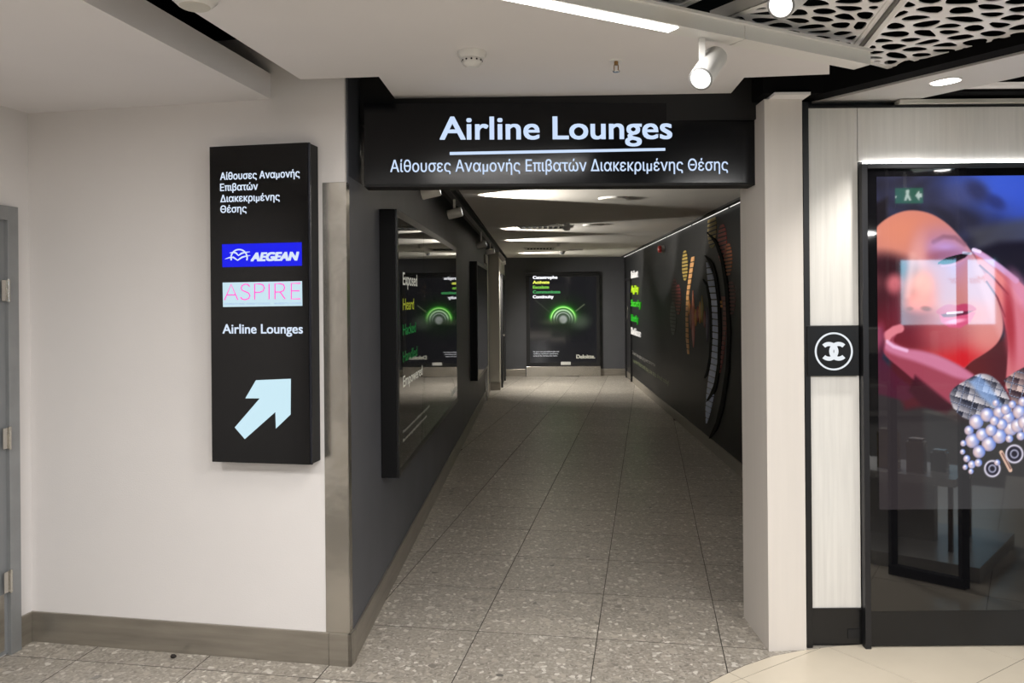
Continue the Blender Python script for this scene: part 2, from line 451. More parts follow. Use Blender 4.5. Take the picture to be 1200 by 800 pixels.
# ---- low ceiling left, dropped edge, ceiling void
e0 = Vector((-1.124, 3.86)); td = Vector((math.sin(math.radians(9.75)), math.cos(math.radians(9.75))))
def ep(t, off=0.0): p = e0 - td * t + Vector((td.y, -td.x)) * off; return (p.x, p.y)
p0 = ep(0); p1 = ep(9)
struct('ceiling_low', MB().prism([p0, p1, (p1[0] - 3.4, p1[1] + .4), (-3.0, 4.25)], 2.655, 2.775, 'z'), CEIL)
# ---- main front ceiling panel
cpoly = [at_z(352, 93, 2.71), at_z(444, 90, 2.71), at_z(470, 125, 2.71)]
cr = [at_z(850, 117, 2.71), at_z(872, 91, 2.71), at_z(972, 87, 2.71), at_z(972, 76, 2.71)]
cpoly = [(p.x, p.y) for p in cpoly] + [(p.x, p.y) for p in cr]
cl = Vector((-0.958, 3.664)); c9 = cl - td * 7.5
rail_d = Vector((0.874, 0.486)).normalized()
rr0 = Vector((1.396, 3.505)) + Vector((rail_d.y, -rail_d.x)) * 0.0
rr1 = rr0 - rail_d * 1.75
cpoly += [(rr1.x, rr1.y), (rr1.x - .3, -4.0), (c9.x, -4.0)]
struct('ceiling', MB().prism(cpoly, 2.71, 2.745, 'z'), CEIL)
struct('ceiling_void', MB().box(-5, 10, -10, 4.8, 3.35, 3.45), VOID)
# black lining of the void above walls and sign
struct('trim_1', MB().box(-3, -0.77, 4.10, 4.2, 2.95, 3.35), VOID)
struct('trim_2', MB().box(-0.60, 9, 4.35, 4.45, 2.60, 3.35), VOID)
# services seen in the slot
pp = Thing('cable_tray', 'dark cable tray inside the ceiling slot at top left', 'cable tray', W0, -1.05, 3.2, 2.95)
a = Vector(ep(0.1, .05)); b_ = Vector(ep(2.6, .05)); q = Vector((td.y, -td.x))
mbt = MB()
for off in (0.0, 0.10):
    aa = a + q * off; bb = b_ + q * off
    pp.part('side_rail', MB().loft([(aa.x, aa.y, 2.95), (bb.x, bb.y, 2.95)], [0.012, 0.012], 8), mat('dull dark zinc', srgb((70, 68, 66)), .5, .6))
for k in range(12):
    aa = a + (b_ - a) * (k / 12); pp.part('rung', MB().loft([(aa.x, aa.y, 2.95), ((aa + q * .1).x, (aa + q * .1).y, 2.95)], [.007, .007], 6), MATS['dull dark zinc'])

# ---- corridor shell
wl = struct('wall_left', MB().box(0.035, KL, 0, 0.115, 0, 3.3), DARKWALL, KLEFT)
piece('wall_panel_joint', MB().box(0.035, 0.42, -0.002, 0.0, 2.285, 3.2), mat('dark blue grey board', srgb((48, 50, 56)), .6), wl)
struct('wall_right', MB().box(-KL, -0.50, 0, 0.14, 0, 3.3), MURAL, KRIGHT)
struct('wall_end', MB().box(-0.14, KW + .14, 0, 0.14, 0, 3.3), ENDWALL, KEND)
struct('baseboard_left', MB().box(0.012, 11.18, -0.013, 0, 0, 0.145, 0.002), STEELD, KLEFT)
struct('baseboard_right', MB().box(-12.45, -0.5, -0.013, 0, 0, 0.13, 0.002), mat('grey stone skirting', srgb((128, 122, 112)), .4), KRIGHT)
struct('baseboard_end', MB().box(0.2, 0.63, -0.014, 0, 0, 0.155, 0.002).box(2.265, KW, -0.014, 0, 0, 0.155, 0.002), STEELD, KEND)
# corridor ceiling with a dark recess for the track on the left
struct('ceiling_corridor', MB().box(0.245, KW - 0.085, 0.42, KL, KH, KH + 0.12), CEILK, CORR)
struct('trim_3', MB().box(0.0, 0.245, 0.42, KL, KH + .09, KH + 0.12), BLACKM, CORR)
struct('trim_4', MB().box(KW - .085, KW, 0.42, KL, KH + .05, KH + 0.12), BLACKM, CORR)
struct('trim_5', MB().box(-0.1, KW + .1, 0.30, 0.42, KH - .02, 3.3), BLACKM, CORR)      # back of the header
# jog with service door near the end on the left
jog = struct('wall_jog', MB().box(11.2, KL, -0.185, 0, 0, KH), GREYL, KLEFT)
piece('skirting', MB().box(11.19, 11.2, -0.19, 0, 0, 0.15).box(11.19, 11.55, -0.195, -0.185, 0, .15), STEELD, jog)
dj = struct('door_corridor', MB().box(11.75, 12.95, -0.20, -0.185, 0.01, 2.10), mat('dark service door', srgb((44, 42, 40)), .4), KLEFT)
piece('door_frame', MB().box(11.66, 11.75, -0.225, -0.185, 0, 2.18).box(12.95, 13.04, -.225, -.185, 0, 2.18).box(11.66, 13.04, -.225, -.185, 2.10, 2.18), BLACKM, dj)
piece('door_handle', MB().box(11.83, 11.87, -0.26, -0.20, 0.98, 1.02).box(11.83, 11.97, -0.265, -0.25, 0.985, 1.015), STEEL, dj)
pl = struct('trim_6', MB().box(9.75, 10.35, -0.035, 0, 0, 2.45), GREYL, KLEFT)
piece('steel_edge', MB().box(9.70, 9.76, -0.05, 0, 0, 2.3), STEEL, pl)
# small door in the right wall at the far end
dd = struct('door_right', MB().box(-13.45, -12.62, -0.010, 0.02, 0.01, 2.06), mat('black flush door', srgb((30, 30, 31)), .4), KRIGHT)
piece('door_frame', MB().box(-12.62, -12.57, -0.035, 0.0, 0, 2.11).box(-13.50, -13.45, -0.035, 0.0, 0, 2.11).box(-13.50, -12.57, -0.035, 0.0, 2.06, 2.11), BLACK, dd)
piece('push_plate', MB().box(-13.38, -13.26, -0.016, -0.010, 1.25, 1.52, .002), STEEL, dd)
piece('baseboard', MB().box(-13.45, -12.62, -0.014, -0.010, 0.02, .14), STEELD, dd)

# ---- white pillar right of the opening, soffit above
px0, px1_, py0, py1 = 1.217, 1.402, 3.845, 4.262
pil = struct('pillar', MB().prism([(px0, py0), (px1_, py0 + .012), (px1_, py1 + .2), (px0, py1)], 0, 2.647, 'z'), PILLAR)
struct('trim_7', MB().box(px0 + .025, px1_ + .01, 3.77, py1, 2.6475, 2.66), CEIL)
struct('trim_8', MB().box(px0 - .02, 3.2, 3.80, 4.2, 2.662, 2.85), VOID)
# filler walls closing the opening to the right of the pillar (behind the shop front) and beyond
struct('wall_back_of_shop', MB().box(1.40, 6.2, 3.99, 4.12, 0, 3.3), VOID)

# ---- shop front on the right
sf = struct('wall_right_front', MB().box(0.0, 4.6, 0.01, 0.08, 0, 2.62), BLACKM, DISP)
def shop_panel(x0, x1, z0, z1): return piece('wall_panel', MB().box(x0, x1, -0.006, 0.01, z0, z1, 0.001), PANEL, sf)
shop_panel(0.033, 0.272, 1.557, 2.612); shop_panel(0.033, 0.272, 0.186, 1.312)
shop_panel(0.275, 1.60, 2.352, 2.612); shop_panel(1.60, 2.9, 0.186, 2.612)
piece('edge_profile', MB().box(0.003, 0.031, -0.022, 0.01, 0, 2.64, .001), BLACK, sf)
piece('plinth_board', MB().box(0.031, 0.262, -0.008, 0.01, 0.012, 0.180), BLACK, sf)
piece('rail', MB().box(0.031, 0.272, -0.014, 0.01, 0.180, 0.188), BLACK, sf)
piece('socket_box', MB().box(0.205, 0.262, -0.012, -0.004, 0.04, 0.085), BLACKM, sf)
piece('plinth_board', MB().box(1.32, 2.9, -0.008, 0.01, 0.012, 0.180), BLACK, sf)
piece('top_black_strip', MB().box(0.0, 4.6, -0.012, 0.03, 2.612, 2.622), BLACKM, sf)  # thin black line along the top of the shop panels
struct('trim_9', MB().box(0.47, 4.6, -0.03, 0.03, 2.626, 2.646), GREYL, DISP)
cove = [(-.02, 2.662)] + [(-.02 - .10 * math.sin(t), 2.662 + .032 * (1 - math.cos(t))) for t in np.linspace(0, math.pi / 2, 8)]
mbc = MB(); n_ = len(cove)
sec = [(a_, b_) for a_, b_ in cove] + [(-.125, 2.70), (-.02, 2.70)]
mbc.add([(0.50, a_, b_) for a_, b_ in sec] + [(4.6, a_, b_) for a_, b_ in sec], [(i, (i + 1) % len(sec), (i + 1) % len(sec) + len(sec), i + len(sec)) for i in range(len(sec))])
struct('trim_10', mbc, CEIL, DISP)

# ---- closing walls of the concourse behind the camera (seen only as reflections)
HW = mat('concourse wall', srgb((120, 116, 112)), .6, noise=.2, nscale=.7)
struct('wall_rear', MB().box(-5, 8, -9.2, -9, 0, 3.4), HW)
struct('wall_far_right', MB().box(7.4, 7.6, -9, 4.1, 0, 3.4), HW)
struct('wall_far_left', MB().box(-4.6, -4.4, -9, 0.3, 0, 3.4), HW)

# ================================================================== THINGS
# ---- directory sign on the front wall
T = 0.10; OFF = -T
DX0 = FRONT.px(247, 360, OFF)[0]; DX1 = FRONT.px(364.5, 360, OFF)[0]
DZ1 = FRONT.px(247, 172, OFF)[1]; DZ0 = FRONT.px(252, 541, OFF)[1]
ds = Thing('directory_sign', 'tall black lit directory sign with white arrow pointing up right, on the white wall', 'sign', FRONT, DX0, 0, DZ0)
ds.part('housing', MB().box(DX0 + .004, DX1 - .004, OFF + .006, 0, DZ0 + .002, DZ1 - .002, .003), BLACKM)
ds.part('face', MB().box(DX0, DX1 - .012, OFF, OFF + .007, DZ0, DZ1, .001), mat('sign acrylic', (.0022, .0022, .0026), .14, spec=.3))
ds.part('edge_profile', MB().box(DX1 - .011, DX1, OFF - .001, OFF + .012, DZ0, DZ1, .003), mat('black anodised edge', srgb((40, 42, 50)), .25, .6))
yy = OFF - .0006
def dtext(s, x0, x1, yb, cap, m=TXT, bold=.028, **kw):
    ds.part('lettering', px_text(FRONT, s, x0, x1, yb, cap, yy, bold=bold, **kw), m)
dtext('Αίθουσες Αναμονής', 258.3, 351.2, (210.2, 207.8), 8.3)
dtext('Επιβατών', 258.3, 302.2, (223.6, 222.4), 8.2)
dtext('Διακεκριμένης', 258.6, 327.8, (236.6, 234.8), 8.2)
dtext('Θέσης', 258.6, 289, (249.3, 248.4), 8.2)
dtext('Airline Lounges', 261.2, 354.8, (391.5, 389.5), 11.0, bold=.026)
def dquad(name, pts, m, off, t=.0012, parent=None):
    return ds.part(name, MB().prism([FRONT.px(a_, b_, off) for a_, b_ in pts], off - t, off), m, parent)
blue = dquad('airline_panel', [(260.3, 286.2), (353.6, 283.8), (353.9, 311.2), (260.8, 313.0)], glow('royal blue light', srgb((10, 20, 235)), 1.0), OFF - .0002)
o = ds.part('lettering', px_text(FRONT, 'AEGEAN', 294.5, 350.0, (305.9, 304.4), 10.4, OFF - .0018, bold=.085, shear=.25), TXT, parent=blue)
# sun over two gulls emblem
mb = MB()
def stroke(pts, w, m=mb, off=OFF - .0022):
    P = [Vector(p) for p in pts]
    up = []; lo = []
    for i, p in enumerate(P):
        d = (P[min(i + 1, len(P) - 1)] - P[max(i - 1, 0)]).normalized(); n = Vector((-d.y, d.x))
        ww = w[i] if isinstance(w, (list, tuple)) else w
        up.append(p + n * ww / 2); lo.append(p - n * ww / 2)
    for i in range(len(P) - 1):
        quad = [FRONT.px(v.x, v.y, off) for v in (up[i], up[i + 1], lo[i + 1], lo[i])]
        m.prism(quad, off - .0005, off)
cx_, cy_ = 280.2, 302.0
stroke([(cx_ + 9.5 * math.cos(t), cy_ - 9.8 * math.sin(t)) for t in np.linspace(-.30, math.pi + .30, 16)], 1.7)
stroke([(269, 296.3), (273, 295.6), (276.5, 296.2), (279.5, 299.2), (283, 296.8), (287, 295.6), (293, 295.0)], [.5, 1.5, 2.0, 1.6, 2.0, 1.5, .5])
stroke([(263.5, 303.5), (268.5, 301.8), (273.5, 301.4), (278.5, 304.8), (283.5, 301.4), (288, 300.0), (293.5, 299.3)], [.4, 1.4, 2.0, 1.6, 2.0, 1.4, .4])
ds.part('emblem', mb, TXT, parent=blue)
pale = dquad('lounge_panel', [(261.0, 331.0), (354.0, 329.2), (354.4, 358.2), (261.5, 359.6)], glow('pale blue light', srgb((200, 228, 240)), 1.0), OFF - .0002)
MAG = mat('magenta ink', srgb((190, 50, 150)), .5, emit=srgb((205, 70, 160)), es=.9)
def aspire(ch, x, w):
    """thin capital drawn as pen strokes, x = left edge, w = width, on the slanting baseline"""
    yb = lambda xx: 351.4 - (xx - 263) / 90 * 1.4
    P_ = lambda u_, v: (x + u_ * w, yb(x + u_ * w) - v * 18.2)
    S = {'A': [[(0, 0), (.5, 1), (1, 0)], [(.17, .32), (.83, .32)]], 'P': [[(0, 0), (0, 1), (.5, 1), (.85, .93), (1, .74), (.85, .54), (.5, .46), (0, .46)]],
         'I': [[(0, 0), (0, 1)]], 'R': [[(0, 0), (0, 1), (.5, 1), (.83, .93), (.95, .74), (.83, .54), (.5, .46), (0, .46)], [(.5, .46), (1, 0)]],
         'E': [[(1, 1), (0, 1), (0, 0), (1, 0)], [(0, .52), (.9, .52)]],
         'S': [[(.95, .84), (.75, .98), (.45, 1), (.15, .9), (.07, .74), (.2, .6), (.5, .52), (.82, .43), (.97, .27), (.85, .08), (.5, 0), (.2, .03), (0, .17)]]}[ch]
    m_ = MB()
    for st_ in S: stroke([P_(*q_) for q_ in st_], 1.35, m_, OFF - .0016)
    ds.part('lettering', m_, MAG, parent=pale)
for ch, x_, w_ in (('A', 263.2, 15.5), ('S', 281.8, 11.5), ('P', 298.5, 11.5), ('I', 315.4, 1), ('R', 322.3, 12.0), ('E', 341.5, 10.6)): aspire(ch, x_, w_)
ds.part('lettering', px_text(FRONT, 'INTERNATIONAL AIRPORT LOUNGES  ·  ARABESKTO LOUNGE', 263.0, 353.2, (357.3, 355.9), 2.0, OFF - .0018, bold=.01), mat('grey blue ink', srgb((120, 140, 175)), .5, emit=srgb((120, 140, 175)), es=.7), parent=pale)
ar = [(287.5, 445.5), (341.0, 443.5), (340.6, 487.0), (324.2, 502.5), (323.8, 480.5), (286.5, 514.0), (275.0, 502.0), (311.5, 467.0), (288.5, 466.8)]
ar = [(300.0, 445.3), (340.9, 443.6), (340.6, 485.5), (323.4, 502.0), (322.8, 482.5), (287.0, 514.3), (275.2, 500.6), (304.5, 466.6), (287.6, 466.6)]
mbx = MB().prism([FRONT.px(a_, b_, OFF) for a_, b_ in ar], OFF - .0012, OFF + .001)
ds.part('arrow', mbx, glow('arrow light', srgb((205, 236, 248)), .98))

# ---- hanging portal sign
LX = 1.968 - .018
zt = (SIGN.px(425, 125)[1] + SIGN.px(889, 117)[1]) / 2; zb = (SIGN.px(426, 218)[1] + SIGN.px(889, 212)[1]) / 2
ps = Thing('portal_sign', 'long black overhead sign above the corridor entrance reading Airline Lounges', 'sign', SIGN, LX / 2, 0, zb)
ps.part('housing', MB().box(0.010, LX, 0.004, 0.13, zb + .002, zt, .002), BLACKM)
ps.part('face', MB().box(0.006, LX + .002, 0, 0.005, zb, zt, .001), mat('portal acrylic', srgb((4, 5, 9)), .16, spec=.3))
ps.part('bottom_rail', MB().box(0.006, LX + .002, 0.0, 0.13, zb - .012, zb), BLACKM)
PT = glow('portal letter light', srgb((205, 225, 255)), 1.0)
ps.part('lettering', px_text(SIGN, 'Airline Lounges', 516, 787, (165.6, 160.0), 27.0, -.003, bold=.026), PT)
ps.part('lettering', px_text(SIGN, 'Αίθουσες Αναμονής Επιβατών Διακεκριμένης Θέσης', 457.5, 853, (203.8, 197.5), 13.4, -.003, bold=.010), PT)
ps.part('underline', MB().prism([SIGN.px(*p, 0) for p in ((527, 178.2), (779.5, 173.4), (779.5, 176.6), (527, 181.6))], -.003, 0), PT)

# ---- spots, detectors and sprinkler of the front ceiling
def spot(name, label, pos, direction, r, L, stem_top, group, m=WMETAL, lens=SPOTL, energy=0, fr=W0, blend=.5, ang=50, cat='spotlight', square=False):
    """cylindrical track spot: pos = lens centre, direction = where it points"""
    pos = Vector(pos); d = Vector(direction).normalized(); back = pos - d * L
    th = Thing(name, label, cat, fr, stem_top[0], stem_top[1], stem_top[2], group)
    th.part('body', MB().loft([back, back + d * .006, pos - d * .004, pos], [r * .92, r, r, r * .97], 28), m)
    lens_o = th.part('lens', MB().loft([pos - d * .001, pos + d * .0015], [r * .84, r * .83], 28), lens)
    th.part('bezel', MB().loft([pos + d * .0005, pos + d * .0035], [r, r * .86], 28, caps=False), mat('bezel grey', srgb((120, 120, 120)), .4))
    mid = pos - d * L * .55
    th.part('stem', MB().box(stem_top[0] - .010, stem_top[0] + .010, stem_top[1] - .006, stem_top[1] + .006, mid.z + r * .2, stem_top[2]), m)
    th.part('pivot', MB().cyl((mid.x - .0, mid.y, mid.z), (stem_top[0], stem_top[1], mid.z + r * .35), .009, 10), m)
    if energy:
        wp = fr.M @ (pos + d * .01); wd = fr.M.to_3x3() @ d
        lamp('spot_beam', 'SPOT', wp, energy, (1, .95, .87), wp + wd, spot_size=math.radians(ang), spot_blend=blend, shadow_soft_size=.03)
    return th
RZ = 2.60
rs = Vector((-1.75, 1.43)); re = Vector((1.385, 3.178)); rw = Vector((rail_d.y, -rail_d.x)) * 0.04
lr = Thing('linear_light', 'white linear light rail hanging under the ceiling at top centre', 'ceiling light', W0, 0.5, 2.7, RZ)
def rail_quad(a_, b_, k0, k1, z0, z1):
    n = Vector((rail_d.y, -rail_d.x)); P = [a_ + n * k0, b_ + n * k0, b_ + n * k1, a_ + n * k1]
    return MB().prism([(p.x, p.y) for p in P], z0, z1, 'z')
lit_end = Vector((0.550, 2.700))
o0 = lit_end - rail_d * 1.75; o1 = lit_end + rail_d * 0.96; mid1 = lit_end + rail_d * .29
lr.part('housing', rail_quad(o0, mid1, -.038, .038, RZ + .002, RZ + .06), WMETAL)
lr.part('housing', rail_quad(mid1 + rail_d * .004, o1, -.038, .038, RZ + .002, RZ + .06), WMETAL)
lr.part('flange', rail_quad(o0, o1, .038, .052, RZ + .05, RZ + .06), WMETAL)
lr.part('diffuser', rail_quad(o0, lit_end, -.026, .026, RZ - .001, RZ + .004), LAMPW)
lmid = lit_end - rail_d * .6
lamp('linear_light_glow', 'AREA', (lmid.x, lmid.y, RZ - .01), 14, (1, .96, .92), (lmid.x, lmid.y, 0), shape='RECTANGLE', size=.05, size_y=1.2).rotation_euler = (0, 0, math.atan2(rail_d.y, rail_d.x) - math.pi / 2)
spot('track_spotlight', 'white cylinder spotlight hanging from the linear light rail, glowing lens', (0.652, 2.745, 2.447), (-.42, -.60, -.55), .0415, .185, (0.668, 2.79, RZ), 'spotlights of the front ceiling', energy=22, ang=60)
spot('track_spotlight', 'white cylinder spotlight in front of the perforated panels at the top edge', (0.778, 2.30, 2.535), (-.55, -.62, -.50), .040, .15, (0.82, 2.36, 2.72), 'spotlights of the front ceiling', energy=22, ang=60)
# corner of a round speaker at the very top left
th = Thing('ceiling_speaker', 'white round speaker cut off by the top edge, beside the dark slot', 'speaker', W0, -1.02, 2.60, 2.71)
th.part('body', MB().loft([(-1.02, 2.60, 2.71), (-1.02, 2.60, 2.675), (-1.02, 2.60, 2.655)], [.075, .072, .05], 28), WMETAL)
th.part('grille', MB().loft([(-1.02, 2.60, 2.656), (-1.02, 2.60, 2.652)], [.05, .045], 24), GREYL)
# smoke detector
p = at_z(553, 61, 2.71)
th = Thing('smoke_detector', 'white round smoke detector on the front ceiling above the sign', 'smoke detector', W0, p.x, p.y, 2.71)
th.part('base', MB().loft([(p.x, p.y, 2.71), (p.x, p.y, 2.695), (p.x, p.y, 2.682)], [.058, .058, .05], 30), WMETAL)
th.part('sensor_head', MB().loft([(p.x, p.y, 2.682), (p.x, p.y, 2.668), (p.x, p.y, 2.655), (p.x, p.y, 2.648)], [.040, .042, .034, .02], 26), WMETAL)
mbv = MB()
for k in range(12):
    t = k * math.pi / 6; c_, s_ = math.cos(t), math.sin(t)
    mbv.cyl((p.x + c_ * .040, p.y + s_ * .040, 2.672), (p.x + c_ * .0435, p.y + s_ * .0435, 2.672), .004, 6)
th.part('vent', mbv, BLACKM)
# sprinkler
p = at_z(722, 71, 2.71)
th = Thing('sprinkler', 'small metal sprinkler head on the front ceiling, right of the smoke detector', 'sprinkler', W0, p.x, p.y, 2.71)
th.part('escutcheon', MB().loft([(p.x, p.y, 2.71), (p.x, p.y, 2.706)], [.030, .026], 20), WMETAL)
th.part('frame', MB().cyl((p.x, p.y, 2.71), (p.x, p.y, 2.69), .009, 12).cyl((p.x - .009, p.y, 2.69), (p.x - .008, p.y, 2.665), .0025, 6).cyl((p.x + .009, p.y, 2.69), (p.x + .008, p.y, 2.665), .0025, 6), mat('brass', srgb((150, 120, 80)), .3, .9))
th.part('deflector', MB().loft([(p.x, p.y, 2.665), (p.x, p.y, 2.661)], [.016, .014], 14), STEEL)

# ---- perforated ceiling panels (a sheet of organic holes in a folded frame)
def voronoi_cells(poly, seeds, sx, ang):
    """cells of an anisotropic Voronoi diagram clipped to poly"""
    ca, sa = math.cos(ang), math.sin(ang)
    fwd = lambda p: ((p[0] * ca + p[1] * sa) * sx, -p[0] * sa + p[1] * ca)
    inv = lambda p: (p[0] / sx * ca - p[1] * sa, p[0] / sx * sa + p[1] * ca)
    P = [fwd(p) for p in poly]; S = [fwd(s_) for s_ in seeds]; out = []
    for i, s_ in enumerate(S):
        near = sorted(range(len(S)), key=lambda k: (S[k][0] - s_[0]) ** 2 + (S[k][1] - s_[1]) ** 2)[1:22]
        c = list(P)
        for k in near:
            q_ = S[k]; mx, my = (s_[0] + q_[0]) / 2, (s_[1] + q_[1]) / 2; nx_, ny_ = q_[0] - s_[0], q_[1] - s_[1]
            new = []
            sd = lambda p: -((p[0] - mx) * nx_ + (p[1] - my) * ny_)
            for a_ in range(len(c)):
                u_, v_ = c[a_], c[(a_ + 1) % len(c)]; su, sv = sd(u_), sd(v_)
                if su >= 0: new.append(u_)
                if (su > 0 > sv) or (su < 0 < sv):
                    t = su / (su - sv); new.append((u_[0] + (v_[0] - u_[0]) * t, u_[1] + (v_[1] - u_[1]) * t))
            c = new
            if len(c) < 3: break
        if len(c) >= 3: out.append([inv(p) for p in c])
    return out
def inside(p, poly):
    r_ = False; n = len(poly)
    for i in range(n):
        a_, b2 = poly[i], poly[(i + 1) % n]
        if (a_[1] > p[1]) != (b2[1] > p[1]) and p[0] < (b2[0] - a_[0]) * (p[1] - a_[1]) / (b2[1] - a_[1]) + a_[0]: r_ = not r_
    return r_
def shrink(poly, k):
    n = len(poly); A = sum(poly[i][0] * poly[(i + 1) % n][1] - poly[(i + 1) % n][0] * poly[i][1] for i in range(n))
    if A < 0: poly = poly[::-1]
    big = list(poly); out = list(poly)
    for i in range(n):
        a_ = Vector(poly[i]); b2 = Vector(poly[(i + 1) % n]); d = (b2 - a_).normalized(); nn = Vector((-d.y, d.x)); a2 = a_ + nn * k
        new = []; sd = lambda p: (Vector(p) - a2).dot(nn)
        for q_ in range(len(out)):
            u_, v_ = out[q_], out[(q_ + 1) % len(out)]; su, sv = sd(u_), sd(v_)
            if su >= 0: new.append(tuple(u_))
            if (su > 0 > sv) or (su < 0 < sv):
                t = su / (su - sv); new.append((u_[0] + (v_[0] - u_[0]) * t, u_[1] + (v_[1] - u_[1]) * t))
        out = new
        if len(out) < 3: return None
    return out
def perf_panel(label, poly, z, spacing, seed):
    rnd = random.Random(seed)
    n = len(poly); A = sum(poly[i][0] * poly[(i + 1) % n][1] - poly[(i + 1) % n][0] * poly[i][1] for i in range(n))
    if A < 0: poly = poly[::-1]
    inner = shrink(poly, .022)
    xs = [p[0] for p in inner]; ys = [p[1] for p in inner]; seeds = []; tries = 0
    while tries < 6000:
        tries += 1; q_ = (rnd.uniform(min(xs), max(xs)), rnd.uniform(min(ys), max(ys)))
        if not inside(q_, inner): continue
        sp = spacing * rnd.choice((.45, .7, 1.0, 1.3))
        if all(math.hypot(q_[0] - s_[0], q_[1] - s_[1]) > sp for s_ in seeds): seeds.append(q_)
    cx0 = sum(xs) / len(xs); cy0 = sum(ys) / len(ys)
    th = Thing('perforated_ceiling_panel', label, 'ceiling panel', W0, cx0, cy0, z, 'perforated ceiling panels at top right')
    mb = MB()
    for cell in voronoi_cells(inner, seeds, .62, math.radians(20)):
        m_ = len(cell); cxx = sum(p[0] for p in cell) / m_; cyy = sum(p[1] for p in cell) / m_
        A = sum(cell[i][0] * cell[(i + 1) % m_][1] - cell[(i + 1) % m_][0] * cell[i][1] for i in range(m_))
        if A < 0: cell = cell[::-1]
        hole = shrink(cell, .006 + rnd.random() * .006)
        if not hole or len(hole) < 3:
            mb.add([(a_, b2, z) for a_, b2 in cell], [tuple(range(m_ - 1, -1, -1))]); continue
        for _ in range(2):                                   # round the hole
            nh = []
            for i in range(len(hole)):
                a_ = hole[i]; b2 = hole[(i + 1) % len(hole)]
                nh += [(a_[0] * .72 + b2[0] * .28, a_[1] * .72 + b2[1] * .28), (a_[0] * .28 + b2[0] * .72, a_[1] * .28 + b2[1] * .72)]
            hole = nh
        hx = sum(p[0] for p in hole) / len(hole); hy = sum(p[1] for p in hole) / len(hole)
        def rad(pl_, t):
            d = (math.cos(t), math.sin(t))
            for i in range(len(pl_)):
                a_ = pl_[i]; b2 = pl_[(i + 1) % len(pl_)]; ex, ey = b2[0] - a_[0], b2[1] - a_[1]
                den = d[0] * ey - d[1] * ex
                if abs(den) < 1e-12: continue
                s_ = ((a_[0] - hx) * ey - (a_[1] - hy) * ex) / den; u_ = ((a_[0] - hx) * d[1] - (a_[1] - hy) * d[0]) / den
                if s_ > 0 and -1e-9 <= u_ <= 1 + 1e-9: return s_
            return 0.002
        ts = sorted([2 * math.pi * k / 18 for k in range(18)] + [math.atan2(p[1] - hy, p[0] - hx) % (2 * math.pi) for p in cell])
        k_ = len(ts); O = []; I = []
        for t in ts:
            ro = rad(cell, t); ri = min(rad(hole, t), ro * .97)
            O.append((hx + math.cos(t) * ro, hy + math.sin(t) * ro, z)); I.append((hx + math.cos(t) * ri, hy + math.sin(t) * ri, z))
        up = [(a_, b2, z + .004) for a_, b2, _ in I]
        mb.add(O + I + up, [(i, i + k_, (i + 1) % k_ + k_, (i + 1) % k_) for i in range(k_)] + [(i + k_, i + 2 * k_, (i + 1) % k_ + 2 * k_, (i + 1) % k_ + k_) for i in range(k_)])
    th.part('perforated_sheet', mb, PERF)
    fb = MB(); N_ = len(poly)
    for i in range(N_):                                     # folded frame: flange and upstand
        a_ = Vector(poly[i]); b2 = Vector(poly[(i + 1) % N_]); d = (b2 - a_).normalized(); nn = Vector((-d.y, d.x))
        fb.prism([tuple(a_), tuple(b2), tuple(b2 + nn * .024), tuple(a_ + nn * .024)], z - .003, z + .001, 'z')
        fb.prism([tuple(a_), tuple(b2), tuple(b2 + nn * .003), tuple(a_ + nn * .003)], z - .003, z + .045, 'z')
    th.part('frame', fb, WMETAL)
    return th
PZ = 2.70
perf_panel('perforated white ceiling panel, triangular, behind the upper spotlight', [(0.731, 2.928), (1.425, 3.372), (1.205, 2.19)], PZ, .15, 3)
perf_panel('perforated white ceiling panel running out of the picture at top right', [(1.447, 3.392), (1.765, 3.60), (2.40, 2.62), (2.1, 2.0), (1.22, 2.19)], PZ, .15, 5)
perf_panel('perforated white ceiling panel, its corner peeking in beside the linear light', [(0.560, 2.836), (-0.31, 2.352), (-0.05, 1.90), (0.826, 2.395)], PZ, .15, 9)
for (x_, y_, lb_) in ((0.80, 2.86, 'thin yellow green hanging wire at the left corner of the triangular panel'), (0.90, 2.72, 'second thin hanging wire, to the right of the first one at the panel edge')):
    o = build(MB().cyl((x_, y_, PZ + .03), (x_, y_, 3.35), .002, 6), 'suspension_wire', mat('yellow green wire', srgb((120, 130, 60)), .5)); tag(o, lb_, 'wire')

# ---- slanting light-grey beam with downlight, black edge
bd = Vector((0.555, -0.832)).normalized(); bn = Vector((bd.y, -bd.x))      # bn points left/back
bl = Vector((1.454, 4.02)); wdt = .36
q0 = bl - bd * -.0; q1 = bl + bd * 3.0
def beam(k0, k1, z0, z1, a_=0.0, b2=3.0):
    P = [bl + bd * a_ - bn * k0, bl + bd * b2 - bn * k0, bl + bd * b2 - bn * k1, bl + bd * a_ - bn * k1]
    return MB().prism([(p.x, p.y) for p in P], z0, z1, 'z')
sgn_ = 1 if (Vector((1.889, 4.018)) - bl).dot(-bn) > 0 else -1
BM = mat('beam lacquer', srgb((190, 188, 186)), .35)
struct('trim_11', beam(0, sgn_ * .36, 2.65, 2.80, .045), BM)
struct('trim_12', beam(-sgn_ * .10, -sgn_ * .001, 2.66, 2.95, .10), VOID)
p = at_z(1108, 95, 2.65)
th = Thing('recessed_downlight', 'oval glowing recessed downlight in the slanting grey beam', 'downlight', W0, p.x, p.y, 2.65)
def oval(cx0, cy0, la, lb, z0, z1):
    pts = []
    for t in np.linspace(0, 2 * math.pi, 32, endpoint=False):
        v = Vector((math.copysign(abs(math.cos(t)) ** .7, math.cos(t)) * la, math.copysign(abs(math.sin(t)) ** .7, math.sin(t)) * lb)); w_ = bd * v.x + bn * v.y
        pts.append((cx0 + w_.x, cy0 + w_.y))
    return MB().prism(pts, z0, z1, 'z')
th.part('trim_ring', oval(p.x, p.y, .066, .052, 2.647, 2.6495), WMETAL)
